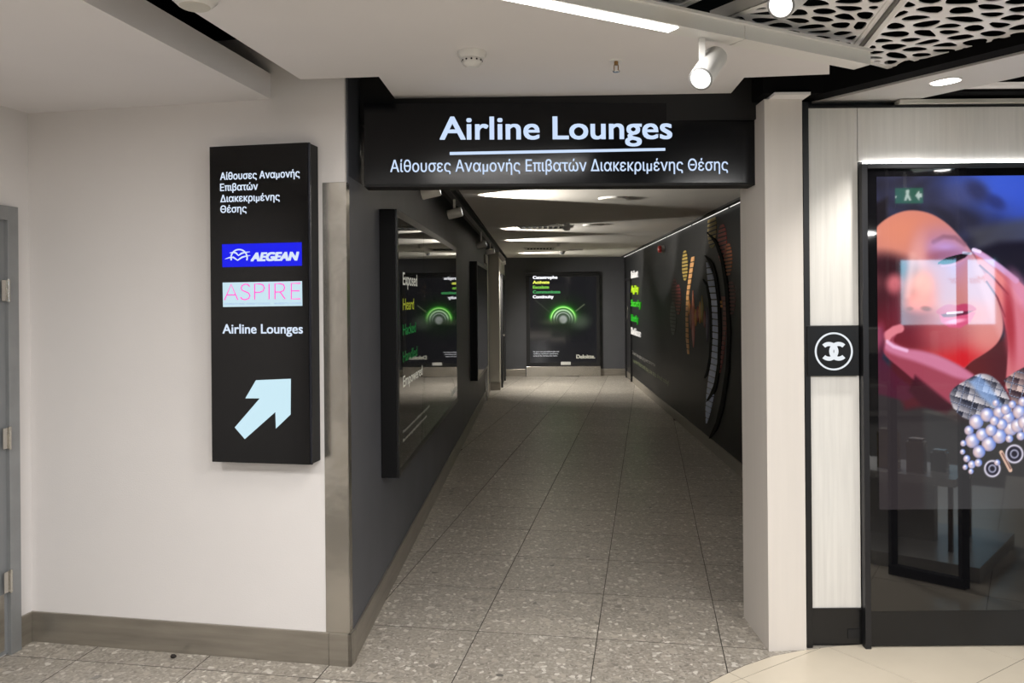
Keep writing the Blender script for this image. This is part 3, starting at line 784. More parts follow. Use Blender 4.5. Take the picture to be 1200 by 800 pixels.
th.part('lens', oval(p.x, p.y, .058, .045, 2.6455, 2.6475), LAMPW)
lamp('downlight_beam', 'SPOT', (p.x, p.y, 2.63), 55, (1, .95, .88), (p.x, p.y, 0), spot_size=math.radians(110), spot_blend=.6, shadow_soft_size=.05)
# white cove panel beyond the beam
struct('trim_13', MB().box(2.10, 3.3, 2.9, 3.745, 2.72, 2.74), CEIL)

# ---- fashion house logo box
LX0, LZ0 = DISP.px(946.5, 440.5, -.03); LX1, LZ1 = DISP.px(1006.5, 381.5, -.03)
lg = Thing('logo_box', 'square black lit box with white interlocked double C emblem in a ring', 'sign', DISP, LX0, 0, LZ0)
lg.part('box', MB().box(LX0, LX1, -.03, -.005, LZ0, LZ1, .002), mat('logo box black', srgb((10, 10, 12)), .3))
cxl, czl = DISP.px(977, 411.5, -.03); R_ = 21.8 / 940 * 3.87
def arcband(cx0, cz0, r0, r1, a0, a1, n=40):
    m_ = MB(); ts = np.linspace(a0, a1, n + 1)
    for i in range(n):
        m_.prism([(cx0 + r0 * math.cos(ts[i]), cz0 + r0 * math.sin(ts[i])), (cx0 + r1 * math.cos(ts[i]), cz0 + r1 * math.sin(ts[i])), (cx0 + r1 * math.cos(ts[i + 1]), cz0 + r1 * math.sin(ts[i + 1])), (cx0 + r0 * math.cos(ts[i + 1]), cz0 + r0 * math.sin(ts[i + 1]))], -.0325, -.030)
    return m_
LOGO = glow('logo light', srgb((235, 240, 245)), 1.0)
lg.part('ring', arcband(cxl, czl, R_ * .93, R_ * 1.02, 0, 2 * math.pi, 48), LOGO)
rc = R_ * .42
lg.part('letter', arcband(cxl + R_ * .26, czl, rc * .68, rc * 1.20, math.radians(46), math.radians(314)), LOGO)
lg.part('letter', arcband(cxl - R_ * .26, czl, rc * .68, rc * 1.20, math.radians(-134), math.radians(134)), LOGO)

# ---- large digital display
YD = -.035
DX = lambda x_, y_: DISP.px(x_, y_, YD)
fx0, fz1 = DX(1008.5, 192); 
sx0, sz1 = DX(1027, 207); _, sz0 = DX(1027, 597); sx1 = sx0 + (sz1 - sz0) * 9 / 16
fx1 = sx1 + (sx0 - fx0)
dsx = Thing('digital_display', 'large black framed digital display showing a fashion portrait with pearl jewellery', 'display', DISP, fx0, 0, 0)
FR = mat('dark aluminium frame', srgb((52, 52, 55)), .35, .6)
fz0 = 0.0; t_ = .028
dsx.part('frame', MB().box(fx0, fx0 + t_, YD - .012, -.006, 0.0, fz1, .002).box(fx1 - t_, fx1, YD - .012, -.006, 0.0, fz1, .002).box(fx0 + t_, fx1 - t_, YD - .012, -.006, fz1 - .024, fz1, .002), FR)
bz = DX(1015, 716)[1]
dsx.part('cabinet', MB().box(fx0 + t_, fx1 - t_, YD + .006, -.006, bz, fz1 - .024), BLACKM)
dsx.part('bezel_glass', MB().box(fx0 + t_, fx1 - t_, YD, YD + .006, bz, fz1 - .024), GLOSS)
dsx.part('plinth', MB().box(fx0 + t_, fx1 - t_, YD + .004, -.006, 0.012, bz - .002), BLACK)
dsx.part('led_strip', MB().box(fx0 + .02, fx1 - .02, -.015, -.007, fz1 + .001, fz1 + .008), glow('led strip', (1, .98, .95), 22))

def sm(a_, b2, x_):
    t = np.clip((x_ - a_) / (b2 - a_), 0, 1); return t * t * (3 - 2 * t)
class Canvas:
    def __init__(s, X, Y, c): s.X, s.Y = X, Y; s.c = np.tile(np.array(c, float), (len(X), 1))
    def over(s, mask, c):
        m = np.clip(mask, 0, 1)[:, None]; s.c = s.c * (1 - m) + np.array(c, float) * m
    def blob(s, x_, y_, rx, ry, c, k=1.0, ang=0, soft=1.0):
        a_ = math.radians(ang); dx = s.X - x_; dy = s.Y - y_
        u_ = (dx * math.cos(a_) + dy * math.sin(a_)) / rx; v = (-dx * math.sin(a_) + dy * math.cos(a_)) / ry
        r_ = np.sqrt(u_ * u_ + v * v); s.over(k * (1 - sm(1 - soft * .5, 1 + soft * .5, r_)), c)
    def polym(s, pts, soft=1.2):
        if len(pts) > 8:
            for _ in range(2): pts = [q for a_, b2 in zip(pts, pts[1:] + pts[:1]) for q in ((a_[0] * .75 + b2[0] * .25, a_[1] * .75 + b2[1] * .25), (a_[0] * .25 + b2[0] * .75, a_[1] * .25 + b2[1] * .75))]
        n = len(pts); ins = np.zeros(len(s.X), bool); dist = np.full(len(s.X), 1e9)
        for i in range(n):
            x0, y0 = pts[i]; x1, y1 = pts[(i + 1) % n]
            cr_ = ((y0 > s.Y) != (y1 > s.Y))
            with np.errstate(divide='ignore', invalid='ignore'):
                xi = (x1 - x0) * (s.Y - y0) / ((y1 - y0) if y1 != y0 else 1e-9) + x0
            ins ^= cr_ & (s.X < xi)
            dx, dy = x1 - x0, y1 - y0; L2 = dx * dx + dy * dy + 1e-9
            t = np.clip(((s.X - x0) * dx + (s.Y - y0) * dy) / L2, 0, 1)
            dist = np.minimum(dist, np.hypot(s.X - x0 - t * dx, s.Y - y0 - t * dy))
        sd = np.where(ins, dist, -dist); return sm(-soft, soft, sd)
    def poly(s, pts, c, soft=1.2, k=1.0):
        m = s.polym(pts, soft); s.over(m * k, c); return m
    def shade(s, mask, x_, y_, rx, ry, c, k=1.0, ang=0, soft=1.6):
        a_ = math.radians(ang); dx = s.X - x_; dy = s.Y - y_
        u_ = (dx * math.cos(a_) + dy * math.sin(a_)) / rx; v = (-dx * math.sin(a_) + dy * math.cos(a_)) / ry
        r_ = np.sqrt(u_ * u_ + v * v); s.over(mask * k * (1 - sm(1 - soft * .5, 1 + soft * .5, r_)), c)
    def line(s, pts, w, c, k=1.0, soft=.6):
        d = np.full(len(s.X), 1e9)
        for (x0, y0), (x1, y1) in zip(pts[:-1], pts[1:]):
            dx, dy = x1 - x0, y1 - y0; t = np.clip(((s.X - x0) * dx + (s.Y - y0) * dy) / (dx * dx + dy * dy + 1e-9), 0, 1)
            d = np.minimum(d, np.hypot(s.X - x0 - t * dx, s.Y - y0 - t * dy))
        s.over(k * (1 - sm(w - soft, w + soft, d)), c)
SKX = (1255 - 1027) / (sx1 - sx0)
def portrait(X, Z):
    # the advert is laid out on a 228 x 390 artboard, origin (1027,207)
    ax = 1027 + (X - sx0) / (sx1 - sx0) * 228; ay = 207 + (sz1 - Z) / (sz1 - sz0) * 390
    C = Canvas(ax, ay, (38, 38, 58))
    n1 = np.sin(ax * .11 + 2.2 * np.sin(ay * .09)) * np.cos(ay * .13 + 1.7 * np.sin(ax * .07))
    C.c += n1[:, None] * np.array([6, 7, 12])
    C.blob(1195, 218, 75, 32, (62, 92, 205), .95, 10, 1.6)
    C.blob(1240, 240, 60, 60, (50, 78, 190), .8, 0, 1.6)
    C.blob(1130, 228, 26, 14, (70, 74, 118), .6, -10, 1.4)
    C.blob(1150, 225, 16, 10, (42, 44, 78), .8, 40, 1.3); C.blob(1172, 238, 12, 7, (36, 42, 92), .7, 30, 1.3)
    C.poly([(1138, 270), (1175, 262), (1260, 250), (1260, 300), (1150, 292)], (66, 66, 74), 8, .75)
    C.poly([(1145, 296), (1175, 285), (1260, 282), (1260, 420), (1190, 410), (1160, 340)], (14, 12, 30), 6, .97)
    hair = (12, 10, 26)
    C.poly([(1020, 240), (1040, 232), (1030, 420), (1020, 420)], (20, 14, 20), 4)
    C.poly([(1020, 430), (1260, 430), (1260, 610), (1020, 610)], (50, 49, 50), 12)
    C.poly([(1020, 450), (1082, 440), (1082, 610), (1020, 610)], (40, 34, 36), 5, .8)
    # neck and deep red shadow under the jaw
    C.poly([(1050, 380), (1140, 415), (1185, 395), (1200, 450), (1190, 500), (1120, 470), (1060, 480), (1040, 440)], (74, 20, 30), 5)
    C.blob(1135, 445, 26, 34, (100, 30, 30), .6, 10, 1.5)
    # face
    face = [(1020, 275), (1030, 262), (1048, 251), (1068, 246), (1092, 250), (1112, 262), (1127, 277), (1140, 293), (1150, 308), (1160, 324), (1170, 343), (1177, 362), (1180, 380), (1178, 394), (1170, 406), (1155, 416), (1140, 424), (1128, 436), (1115, 432), (1095, 425), (1070, 418), (1045, 405), (1030, 390), (1020, 370)]
    m = C.poly(face, (190, 120, 118), 1.6)
    C.shade(m, 1070, 262, 50, 26, (206, 124, 104), .95, 0, 1.7)
    C.shade(m, 1050, 275, 34, 26, (222, 136, 106), .6, 0, 1.6)
    C.shade(m, 1115, 300, 34, 22, (168, 128, 178), .85, 35, 1.7)
    C.shade(m, 1152, 345, 18, 44, (204, 140, 144), .7, -22, 1.6)
    C.shade(m, 1092, 335, 20, 40, (190, 104, 104), .8, 8, 1.6)
    C.shade(m, 1075, 306, 10, 26, (226, 158, 150), .75, 12, 1.6)
    C.shade(m, 1040, 313, 30, 15, (44, 16, 24), .97, 10, 1.4)
    C.shade(m, 1036, 358, 26, 40, (54, 14, 24), .92, 0, 1.5)
    C.shade(m, 1048, 333, 9, 11, (226, 120, 128), .8, 0, 1.4)
    C.shade(m, 1055, 395, 52, 28, (104, 20, 34), .92, 12, 1.6)
    C.shade(m, 1064, 366, 22, 26, (104, 34, 50), .75, 0, 1.5)
    C.shade(m, 1128, 424, 50, 20, (196, 26, 36), .95, -8, 1.6)
    C.shade(m, 1162, 396, 22, 22, (212, 130, 124), .8, 0, 1.6)
    C.shade(m, 1108, 392, 26, 16, (178, 74, 84), .7, 0, 1.6)
    C.shade(m, 1164, 350, 7, 60, (226, 168, 170), .5, -20, 1.4)
    # brow, lid, eye
    C.line([(1096, 284), (1108, 278), (1122, 279), (1134, 287)], 2.6, (120, 78, 96), .55, 2)
    C.blob(1112, 296, 20, 11, (186, 150, 214), .75, 18, 1.4)
    C.blob(1104, 302, 13, 8, (130, 60, 70), .55, 10, 1.4)
    C.blob(1116, 301, 15, 8, (150, 96, 128), .8, -14, 1.2)
    C.poly([(1103, 309), (1110, 304.5), (1120, 302), (1130, 299.5), (1139, 297.5), (1134, 303), (1126, 307.5), (1114, 310.5), (1107, 311)], (26, 14, 24), 1.2)
    C.line([(1102, 309), (1112, 303.5), (1124, 300.5), (1139, 297.5)], 1.1, (10, 6, 14), 1)
    C.blob(1122, 304.5, 2.2, 1.2, (90, 90, 130), .6)
    C.line([(1106, 312), (1118, 311), (1132, 305)], 1.5, (206, 140, 166), .7, 1.2)
    C.line([(1132, 297), (1141, 298)], 1.6, (200, 210, 240), .7)
    # nose
    C.line([(1070, 300), (1066, 330), (1064, 346)], 4, (232, 170, 160), .5, 4)
    C.shade(m, 1078, 356, 15, 10, (214, 120, 120), .9, 0, 1.4)
    C.blob(1086, 362, 6, 2.8, (84, 20, 32), .85, 8, 1.2)
    C.blob(1066, 362, 4, 2.2, (84, 20, 32), .7, 0, 1.2)
    # lips
    C.poly([(1096, 366), (1108, 358), (1116, 357), (1122, 359), (1132, 356), (1142, 358), (1149, 364), (1138, 367), (1118, 369), (1104, 370)], (182, 62, 98), 1.3)
    C.poly([(1102, 369), (1118, 367), (1140, 366), (1146, 367), (1140, 378), (1128, 385), (1114, 384), (1104, 378)], (206, 84, 122), 1.3)
    C.poly([(1104, 369), (1122, 366), (1143, 365), (1136, 369), (1118, 372), (1107, 372)], (96, 30, 56), 1.0)
    C.line([(1112, 367.6), (1130, 366.4)], 1.3, (236, 226, 240), .9)
    C.blob(1122, 377, 11, 2.4, (250, 170, 200), .85, -8, 1.2)
    # right hand: fingers on the temple and forearm
    hd = (214, 128, 134)
    C.poly([(1143, 296), (1149, 293), (1158, 298), (1172, 308), (1190, 322), (1215, 345), (1230, 380), (1235, 440), (1180, 470), (1184, 430), (1186, 400), (1180, 375), (1172, 350), (1164, 332), (1154, 316)], (196, 104, 112), 1.5)
    C.line([(1146, 295), (1160, 303), (1176, 314), (1196, 330)], 3.4, (206, 170, 226), .8, 1.6)
    C.line([(1152, 307), (1168, 320), (1186, 338), (1200, 355)], 3.6, (226, 130, 128), .9, 1.6)
    C.line([(1152, 312), (1168, 326), (1186, 346)], 1.0, (110, 34, 50), .8, 1)
    C.line([(1160, 325), (1174, 342), (1186, 364)], 3.8, (222, 120, 118), .9, 1.6)
    C.line([(1160, 331), (1173, 350), (1182, 372)], 1.0, (100, 30, 44), .8, 1)
    C.line([(1144, 293.5), (1152, 296)], 2.0, (240, 220, 250), .9)
    C.blob(1196, 385, 13, 50, (202, 110, 128), .9, -6, 1.3); C.blob(1204, 345, 10, 26, (216, 150, 190), .6, -30, 1.4)
    C.blob(1188, 380, 6, 40, (150, 26, 40), .75, -4, 1.4)
    # left hand cupping the chin, sleeve of forearm
    C.poly([(1028, 398), (1034, 388), (1048, 384), (1052, 390), (1044, 400), (1056, 408), (1078, 411), (1102, 417), (1128, 430), (1150, 444), (1144, 462), (1124, 478), (1104, 470), (1078, 452), (1052, 430), (1034, 416)], (150, 62, 80), 1.5)
    C.poly([(1034, 398), (1046, 402), (1060, 409), (1080, 411), (1104, 418), (1130, 431), (1150, 446), (1128, 446), (1100, 434), (1074, 424), (1050, 417), (1034, 410)], (200, 120, 152), 3.5, .9)
    C.line([(1036, 398), (1040, 392), (1047, 387), (1054, 385)], 5.0, (216, 124, 136), .95, 1.6)
    C.line([(1038, 400), (1046, 406), (1062, 411)], 2.0, (236, 190, 226), .8, 1.6)
    C.poly([(1020, 392), (1032, 384), (1036, 400), (1032, 420), (1050, 440), (1078, 462), (1060, 470), (1020, 460)], (74, 22, 44), 2.5, .85)
    C.blob(1026, 396, 7, 16, (156, 66, 96), .8, 15, 1.3)
    C.poly([(1072, 440), (1100, 462), (1118, 476), (1110, 486), (1080, 476), (1064, 458)], (54, 12, 26), 3, .9)
    # quilted metal cuffs
    def cuff(pts, c1, c2, ang, ox, oy):
        mk = C.polym(pts, 1.2); a_ = math.radians(ang)
        u_ = ((ax - ox) * math.cos(a_) + (ay - oy) * math.sin(a_)) / 21; v = (-(ax - ox) * math.sin(a_) + (ay - oy) * math.cos(a_)) / 21
        d1 = np.abs((u_ + v) % 1 - .5) * 2; d2 = np.abs((u_ - v) % 1 - .5) * 2
        fu = (u_ + v + .5) % 1; fv = (u_ - v + .5) % 1
        facet = np.clip(.15 + .9 * fu - .35 * fv + .25 * np.sin(3.1 * np.floor(u_ + v + .5) + 1.7 * np.floor(u_ - v + .5)), 0, 1)
        base = np.array(c1)[None] * facet[:, None] + np.array(c2)[None] * (1 - facet[:, None])
        C.c = C.c * (1 - mk[:, None]) + base * mk[:, None]
        seam = np.maximum(sm(.86, .95, d1), sm(.86, .95, d2))
        dots = .5 + .5 * np.sin((u_ * 55)) * np.sin(v * 55)
        sc_ = np.array([16, 16, 26])[None] * (1 - dots[:, None]) + np.array([170, 178, 205])[None] * dots[:, None]
        k_ = (seam * mk)[:, None]; C.c = C.c * (1 - k_) + sc_ * k_
    cuff([(1112, 466), (1118, 455), (1134, 446), (1150, 438), (1164, 440), (1178, 452), (1192, 478), (1186, 500), (1140, 494), (1122, 486)], (206, 200, 205), (40, 42, 56), 62, 1130, 460)
    cuff([(1180, 446), (1192, 438), (1208, 430), (1235, 440), (1235, 500), (1196, 490)], (204, 178, 172), (50, 34, 44), 60, 1190, 450)
    C.poly([(1138, 448), (1150, 440), (1162, 452), (1180, 478), (1170, 480), (1152, 466)], (146, 182, 236), 3, .65)
    # chain and charm
    C.line([(1176, 531), (1187, 552)], 2.4, (226, 186, 164), .9); C.line([(1177, 532), (1187, 550)], .8, (90, 60, 60), .9)
    for (x_, y_, r_) in ((1165, 550, 9), (1192, 533, 10)):
        rr = np.hypot(ax - x_, ay - y_); C.over(1 - sm(r_ - 1, r_, rr), (28, 26, 40)); C.over(np.exp(-((rr - r_) / 1.2) ** 2), (212, 206, 224))
        C.over(np.exp(-((rr - r_ * .45) / 1.0) ** 2) * .8, (190, 190, 215))
    # pearls
    rnd = random.Random(4)
    P = [(1146, 495, 9), (1159, 487, 8.5), (1141, 517, 9), (1153, 510, 8), (1161, 521, 9), (1174, 512, 9), (1164, 505, 7.5), (1149, 530, 8), (1188, 503, 9), (1185, 490, 8), (1174, 484, 7.5), (1199, 484, 9), (1196, 500, 8.5), (1177, 498, 7), (1168, 494, 6), (1182, 481, 6.5), (1137, 505, 6), (1205, 496, 9), (1212, 488, 9), (1210, 505, 8), (1219, 498, 8), (1134, 538, 4.5), (1140, 545, 5), (1148, 543, 5), (1132, 548, 3.5), (1139, 553, 3.5), (1171, 543, 4), (1130, 520, 4), (1129, 530, 3.5), (1170, 473, 4.5), (1190, 475, 5), (1203, 472, 6), (1214, 474, 7), (1186, 515, 5), (1200, 512, 5.5)]
    for x_, y_, r_ in P:
        rr = np.hypot(ax - x_, ay - y_); mk = 1 - sm(r_ - .9, r_ + .3, rr)
        dx = (ax - x_) / r_; dy = (ay - y_) / r_
        t = np.clip(.5 + .45 * dx - .35 * dy, 0, 1); warm = np.clip(.5 - .6 * dx + .3 * dy, 0, 1)
        col = np.array([118, 146, 216])[None] * (1 - warm[:, None]) + np.array([222, 190, 182])[None] * warm[:, None]
        rim = sm(.55, 1.0, rr / r_)[:, None]
        col = col * (1 - .45 * rim) + np.array([60, 70, 130])[None] * .45 * rim
        hl = np.exp(-(((dx + .05) ** 2 + (dy + .25) ** 2) / .12))[:, None]
        col = col + hl * np.array([90, 84, 60])[None]
        C.c = C.c * (1 - mk[:, None]) + col * mk[:, None]
    return C.c
dsx.part('screen', print_grid(sx0, sx1, sz0, sz1, YD - .0012, 230, 395, portrait), ink_mat('display picture', .85, .03, .75))

# ---- corridor left: two framed glass posters
def glass_poster(label, s0, s1, z0, z1, t, joint=None, lines=()):
    th = Thing('framed_poster', label, 'poster', KLEFT, s0, 0, z0, 'framed posters on the corridor left wall')
    b2 = .045
    th.part('case', MB().box(s0, s1, -t + .012, 0, z0, z1, .004), mat('poster case black', (.0025, .0025, .003), .6, spec=.2))
    th.part('frame', MB().box(s0, s0 + b2, -t, -t + .012, z0, z1, .002).box(s1 - b2, s1, -t, -t + .012, z0, z1, .002).box(s0 + b2, s1 - b2, -t, -t + .012, z0, z0 + b2, .002).box(s0 + b2, s1 - b2, -t, -t + .012, z1 - b2, z1, .002), mat('poster frame black', (.004, .004, .005), .3))
    xs = [s0 + b2] + ([joint] if joint else []) + [s1 - b2]
    for a_, c_ in zip(xs[:-1], xs[1:]):
        th.part('glass_pane', MB().box(a_ + .003, c_ - .003, -t + .001, -t + .008, z0 + b2, z1 - b2), GLASS)
    return th
gp = glass_poster('large glossy black framed poster in two panes, nearest on the corridor left wall', 0.77, 4.14, 0.70, 2.21, .10, 1.84)
OP = -.1002 + .001
def ktext(th, s, x0, x1, yb, cap, c, e, bold=.02):
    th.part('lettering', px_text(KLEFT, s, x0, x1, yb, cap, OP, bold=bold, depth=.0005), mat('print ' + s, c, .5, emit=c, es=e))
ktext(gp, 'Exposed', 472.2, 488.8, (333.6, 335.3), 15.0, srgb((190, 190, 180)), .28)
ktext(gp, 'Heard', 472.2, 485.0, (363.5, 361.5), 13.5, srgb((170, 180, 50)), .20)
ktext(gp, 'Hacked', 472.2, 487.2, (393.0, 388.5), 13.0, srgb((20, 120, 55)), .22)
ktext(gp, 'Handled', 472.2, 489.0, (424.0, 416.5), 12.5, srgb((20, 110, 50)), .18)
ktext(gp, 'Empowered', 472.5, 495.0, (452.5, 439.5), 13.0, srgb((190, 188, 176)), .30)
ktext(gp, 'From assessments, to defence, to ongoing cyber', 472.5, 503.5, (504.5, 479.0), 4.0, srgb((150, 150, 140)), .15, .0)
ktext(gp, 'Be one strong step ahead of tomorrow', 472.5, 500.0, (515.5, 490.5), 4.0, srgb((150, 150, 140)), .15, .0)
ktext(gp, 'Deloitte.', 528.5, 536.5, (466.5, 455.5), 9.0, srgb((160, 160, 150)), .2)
gp2 = glass_poster('smaller glossy black framed poster, further down the corridor left wall', 6.85, 9.04, 0.62, 2.20, .10)

# ---- corridor left: track with spots washing the ceiling
TW = .175
tr = Thing('lighting_track', 'long grey lighting track high on the corridor left side', 'track', CORR, TW, 6.0, KH)
tr.part('track_body', MB().box(TW - .025, TW + .025, 0.45, 11.1, KH - .035, KH + .088), mat('track grey', srgb((70, 70, 72)), .5))
tr.part('track_edge', MB().box(TW + .045, TW + .069, 0.45, KL - .02, KH - .004, KH + .02), BLACKM)
SG = mat('spot grey', srgb((222, 220, 214)), .45)
SP = []
for (px_, py_) in ((504, 222), (532.5, 248), (564, 285.5), (574.5, 293.5)):
    r_ = ray(px_, py_); n_ = Vector((ku.x, ku.y)); t = (TW + ku.dot(C0)) / ku.dot(Vector((r_.x, r_.y)))
    P_ = Vector((r_.x, r_.y)) * t - C0; SP.append((P_.dot(kv), EYE + r_.z * t))
print('spots', SP)
names = ['first in view under the overhead sign', 'second in view, fully clear below the sign', 'third in view above the far poster', 'fourth in view above the pale pilaster']
for k, (s_, z_) in enumerate(SP):
    spot('track_spotlight', 'grey cylinder spotlight on the corridor track, ' + names[k], (TW + .064, s_, z_), (1, 0, .22), .042, .125, (TW, s_, KH - .035), 'spotlights on the corridor track', m=SG, energy=210, fr=CORR, ang=64, blend=.3)
s_ = 11.25
for k, (ds_, nm, en_, dr_) in enumerate(((0.0, 'brightly lit, near the end', 480, (.6, .30, -.75)), (.9, 'last one, beside the end wall', 170, (1, 0, .10)))):
    th = spot('track_spotlight', 'grey cylinder spotlight on the corridor track, ' + nm, (TW + .10, s_ + ds_, 2.42), dr_, .042, .13, (TW, s_ + ds_, KH - .0), 'spotlights on the corridor track', m=SG, energy=en_, fr=CORR, ang=130 if k == 0 else 64, blend=1 if k == 0 else .3)
# extra streaks reach the ceiling further on
p_ = CORR.w(TW + .1, 10.1, 2.44); 

# ---- corridor ceiling fittings
def kc(px_, py_):
    P_ = at_z(px_, py_, KH); d = Vector((P_.x, P_.y)) - C0; return d.dot(ku), d.dot(kv)
CX_M = WMETAL
def disc(name, label, px_, py_, r_, cat, group=None, m=GREYL):
    w_, s_ = kc(px_, py_)
    th = Thing(name, label, cat, CORR, w_, s_, KH, group)
    th.part('rim', MB().loft([(w_, s_, KH), (w_, s_, KH - .012)], [r_, r_ * .94], 32), WMETAL)
    th.part('grille', MB().loft([(w_, s_, KH - .012), (w_, s_, KH - .015)], [r_ * .86, r_ * .84], 32), m)
    return th
disc('ceiling_speaker', 'round flush speaker in the corridor ceiling, closest to the sign', 719, 232, .14, 'speaker', 'speakers in the corridor ceiling')
disc('ceiling_speaker', 'round flush speaker in the corridor ceiling, right of the camera dome', 695, 263.3, .13, 'speaker', 'speakers in the corridor ceiling')
disc('ceiling_speaker', 'round flush speaker in the corridor ceiling, furthest away', 675, 292, .13, 'speaker', 'speakers in the corridor ceiling')
def air_grille(label, w0, w1, s0, s1):
    th = Thing('air_grille', label, 'air vent', CORR, (w0 + w1) / 2, (s0 + s1) / 2, KH, 'air vents in the corridor ceiling')
    th.part('frame', MB().box(w0, w1, s0, s0 + .03, KH - .012, KH).box(w0, w1, s1 - .03, s1, KH - .012, KH).box(w0, w0 + .03, s0 + .03, s1 - .03, KH - .012, KH).box(w1 - .03, w1, s0 + .03, s1 - .03, KH - .012, KH), GREYL)
    th.part('duct', MB().box(w0 + .03, w1 - .03, s0 + .03, s1 - .03, KH - .002, KH - .0005), VOID)
    nx_ = 9
    for k in range(nx_):
        x_ = w0 + .05 + (w1 - w0 - .10) * k / (nx_ - 1)
        th.part('slat', MB().add([(x_ - .012, s0 + .03, KH - .012), (x_ + .012, s0 + .03, KH - .003), (x_ + .012, s1 - .03, KH - .003), (x_ - .012, s1 - .03, KH - .012)], [(0, 1, 2, 3), (3, 2, 1, 0)]), GREYL)
air_grille('slatted air vent in the corridor ceiling, left of the camera dome', .65, 1.28, 6.15, 6.62)
air_grille('slatted air vent in the corridor ceiling, the further one', .66, 1.22, 10.4, 10.95)
w_, s_ = kc(664, 261)
th = Thing('dome_camera', 'white camera on a short stem hanging from the corridor ceiling', 'camera', CORR, w_, s_, KH)
th.part('mount', MB().cyl((w_, s_, KH), (w_, s_, KH - .03), .035, 16), WMETAL)
th.part('body', MB().loft([(w_, s_, KH - .03), (w_, s_, KH - .045), (w_, s_, KH - .08), (w_, s_, KH - .095)], [.02, .045, .045, .02], 18), WMETAL)
th.part('bracket_arm', MB().cyl((w_ - .12, s_, KH - .01), (w_ - .03, s_, KH - .065), .008, 8), GREYL)
w_, s_ = kc(654, 285)
th = Thing('sprinkler', 'tiny white sprinkler in the corridor ceiling behind the camera', 'sprinkler', CORR, w_, s_, KH)
th.part('body', MB().cyl((w_, s_, KH), (w_, s_, KH - .05), .014, 10), WMETAL)
th.part('deflector', MB().cyl((w_, s_, KH - .05), (w_, s_, KH - .056), .03, 12), WMETAL)
w_, s_ = kc(659, 294)
th = Thing('smoke_detector', 'small dark round detector hanging from the far corridor ceiling', 'smoke detector', CORR, w_, s_, KH)
th.part('base', MB().cyl((w_, s_, KH), (w_, s_, KH - .02), .06, 16), GREYL)
th.part('sensor_head', MB().loft([(w_, s_, KH - .02), (w_, s_, KH - .06)], [.05, .035], 16), GREY)

# ---- right wall: slim light slot under the ceiling
slot = struct('trim_14', MB().box(KW - .082, KW - .032, .45, KL - .02, KH - .02, KH + .045), mat('dark profile', srgb((34, 34, 34)), .5), CORR)
for k in range(7):
    a_ = .5 + k * 1.9
    piece('light_strip', MB().box(KW - .030, KW - .018, a_, a_ + 1.80, KH - .022, KH - .014), glow('slot light', (1, .97, .90), 1.1), slot)
# ---- fire beacon
x_, z_ = KRIGHT.px(776, 292, -.03)
th = Thing('fire_beacon', 'red and white fire alarm beacon high on the black mural wall', 'alarm', KRIGHT, x_, 0, z_)
th.part('base', MB().cyl((x_, 0, z_), (x_, -.05, z_), .055, 18), mat('beacon white', srgb((200, 195, 190)), .4))
th.part('sounder', MB().loft([(x_ + .03, -.05, z_), (x_ + .03, -.09, z_), (x_ + .03, -.10, z_)], [.055, .05, .03], 18), mat('alarm red', srgb((120, 30, 28)), .35))

# ---- mural art on the right wall (raised print pieces)
mu = Thing('wall_mural', 'colourful striped rings and discs applied to the black corridor wall', 'mural', KRIGHT, -5.2, 0, 1.3)
def mtone(name, c, k=.0): return mat(name, tuple(x * 1.05 for x in c), .5)
def striped_disc(px_, py_, r_, c, name, cut=99):
    x_, z_ = KRIGHT.px(px_, py_, 0); mb = MB(); n = 9
    for k in range(n):
        z0 = -r_ + 2 * r_ * k / n + .008; z1 = -r_ + 2 * r_ * (k + 1) / n - .008
        if z_ + z0 > KH - .06: continue
        pts = []
        zs = np.linspace(z0, z1, 4)
        for zz in zs: pts.append((x_ + math.sqrt(max(r_ * r_ - zz * zz, 1e-5)), z_ + zz))
        for zz in zs[::-1]: pts.append((x_ - math.sqrt(max(r_ * r_ - zz * zz, 1e-5)), z_ + zz))
        mb.prism(pts, -.006, 0)
    mu.part('striped_disc', mb, mtone(name, c))
striped_disc(834.5, 268, .215, srgb((150, 130, 70)), 'print ochre')
striped_disc(846.5, 285, .20, srgb((150, 58, 50)), 'print brick red')
striped_disc(853.5, 304, .165, srgb((160, 90, 54)), 'print rust')
striped_disc(857, 349, .17, srgb((90, 40, 42)), 'print dark red')
striped_disc(803, 311, .20, srgb((170, 145, 70)), 'print mustard')
striped_disc(795, 351, .21, srgb((120, 46, 42)), 'print deep red')
striped_disc(789, 373, .24, srgb((76, 74, 72)), 'print grey')
striped_disc(790.5, 343, .20, srgb((74, 34, 34)), 'print maroon')
striped_disc(789, 343, .20, srgb((58, 40, 40)), 'print faint maroon') if False else None
def crescent(name, x_, z_, r0, c1x, r1, m, t=.012, stripes=0, a0=-90, a1=90):
    """right-hand crescent between an outer arc and a flatter inner arc, wall coordinates"""
    mb = MB(); n = stripes or 28; ts = [math.radians(a0 + (a1 - a0) * i / 48) for i in range(49)]
    O = [(x_ + r0 * math.cos(t_) * .80, z_ + r0 * math.sin(t_)) for t_ in ts]
    I = [(x_ + c1x + r1 * math.cos(t_) * .80, z_ + r0 * math.sin(t_)) for t_ in ts]
    for i in range(48):
        g_ = .0
        if stripes and i % 2 == 1 and abs(O[i][1] - O[i + 1][1]) < .0: continue
        mb.prism([I[i], O[i], O[i + 1], I[i + 1]], -t, 0)
    return mu.part(name, mb, m)
JET = mat('raised jet black', (0.002, 0.002, 0.002), .8, spec=.1)
def traced(name, pts, m, t, stripes=0):
    P_ = [KRIGHT.px(a_, b2, 0) for a_, b2 in pts]
    if not stripes:
        n = len(P_) // 2; mb = MB()
        for i in range(n - 1): mb.prism([P_[i], P_[i + 1], P_[-2 - i], P_[-1 - i]], -t, 0)
        return mu.part(name, mb, m)
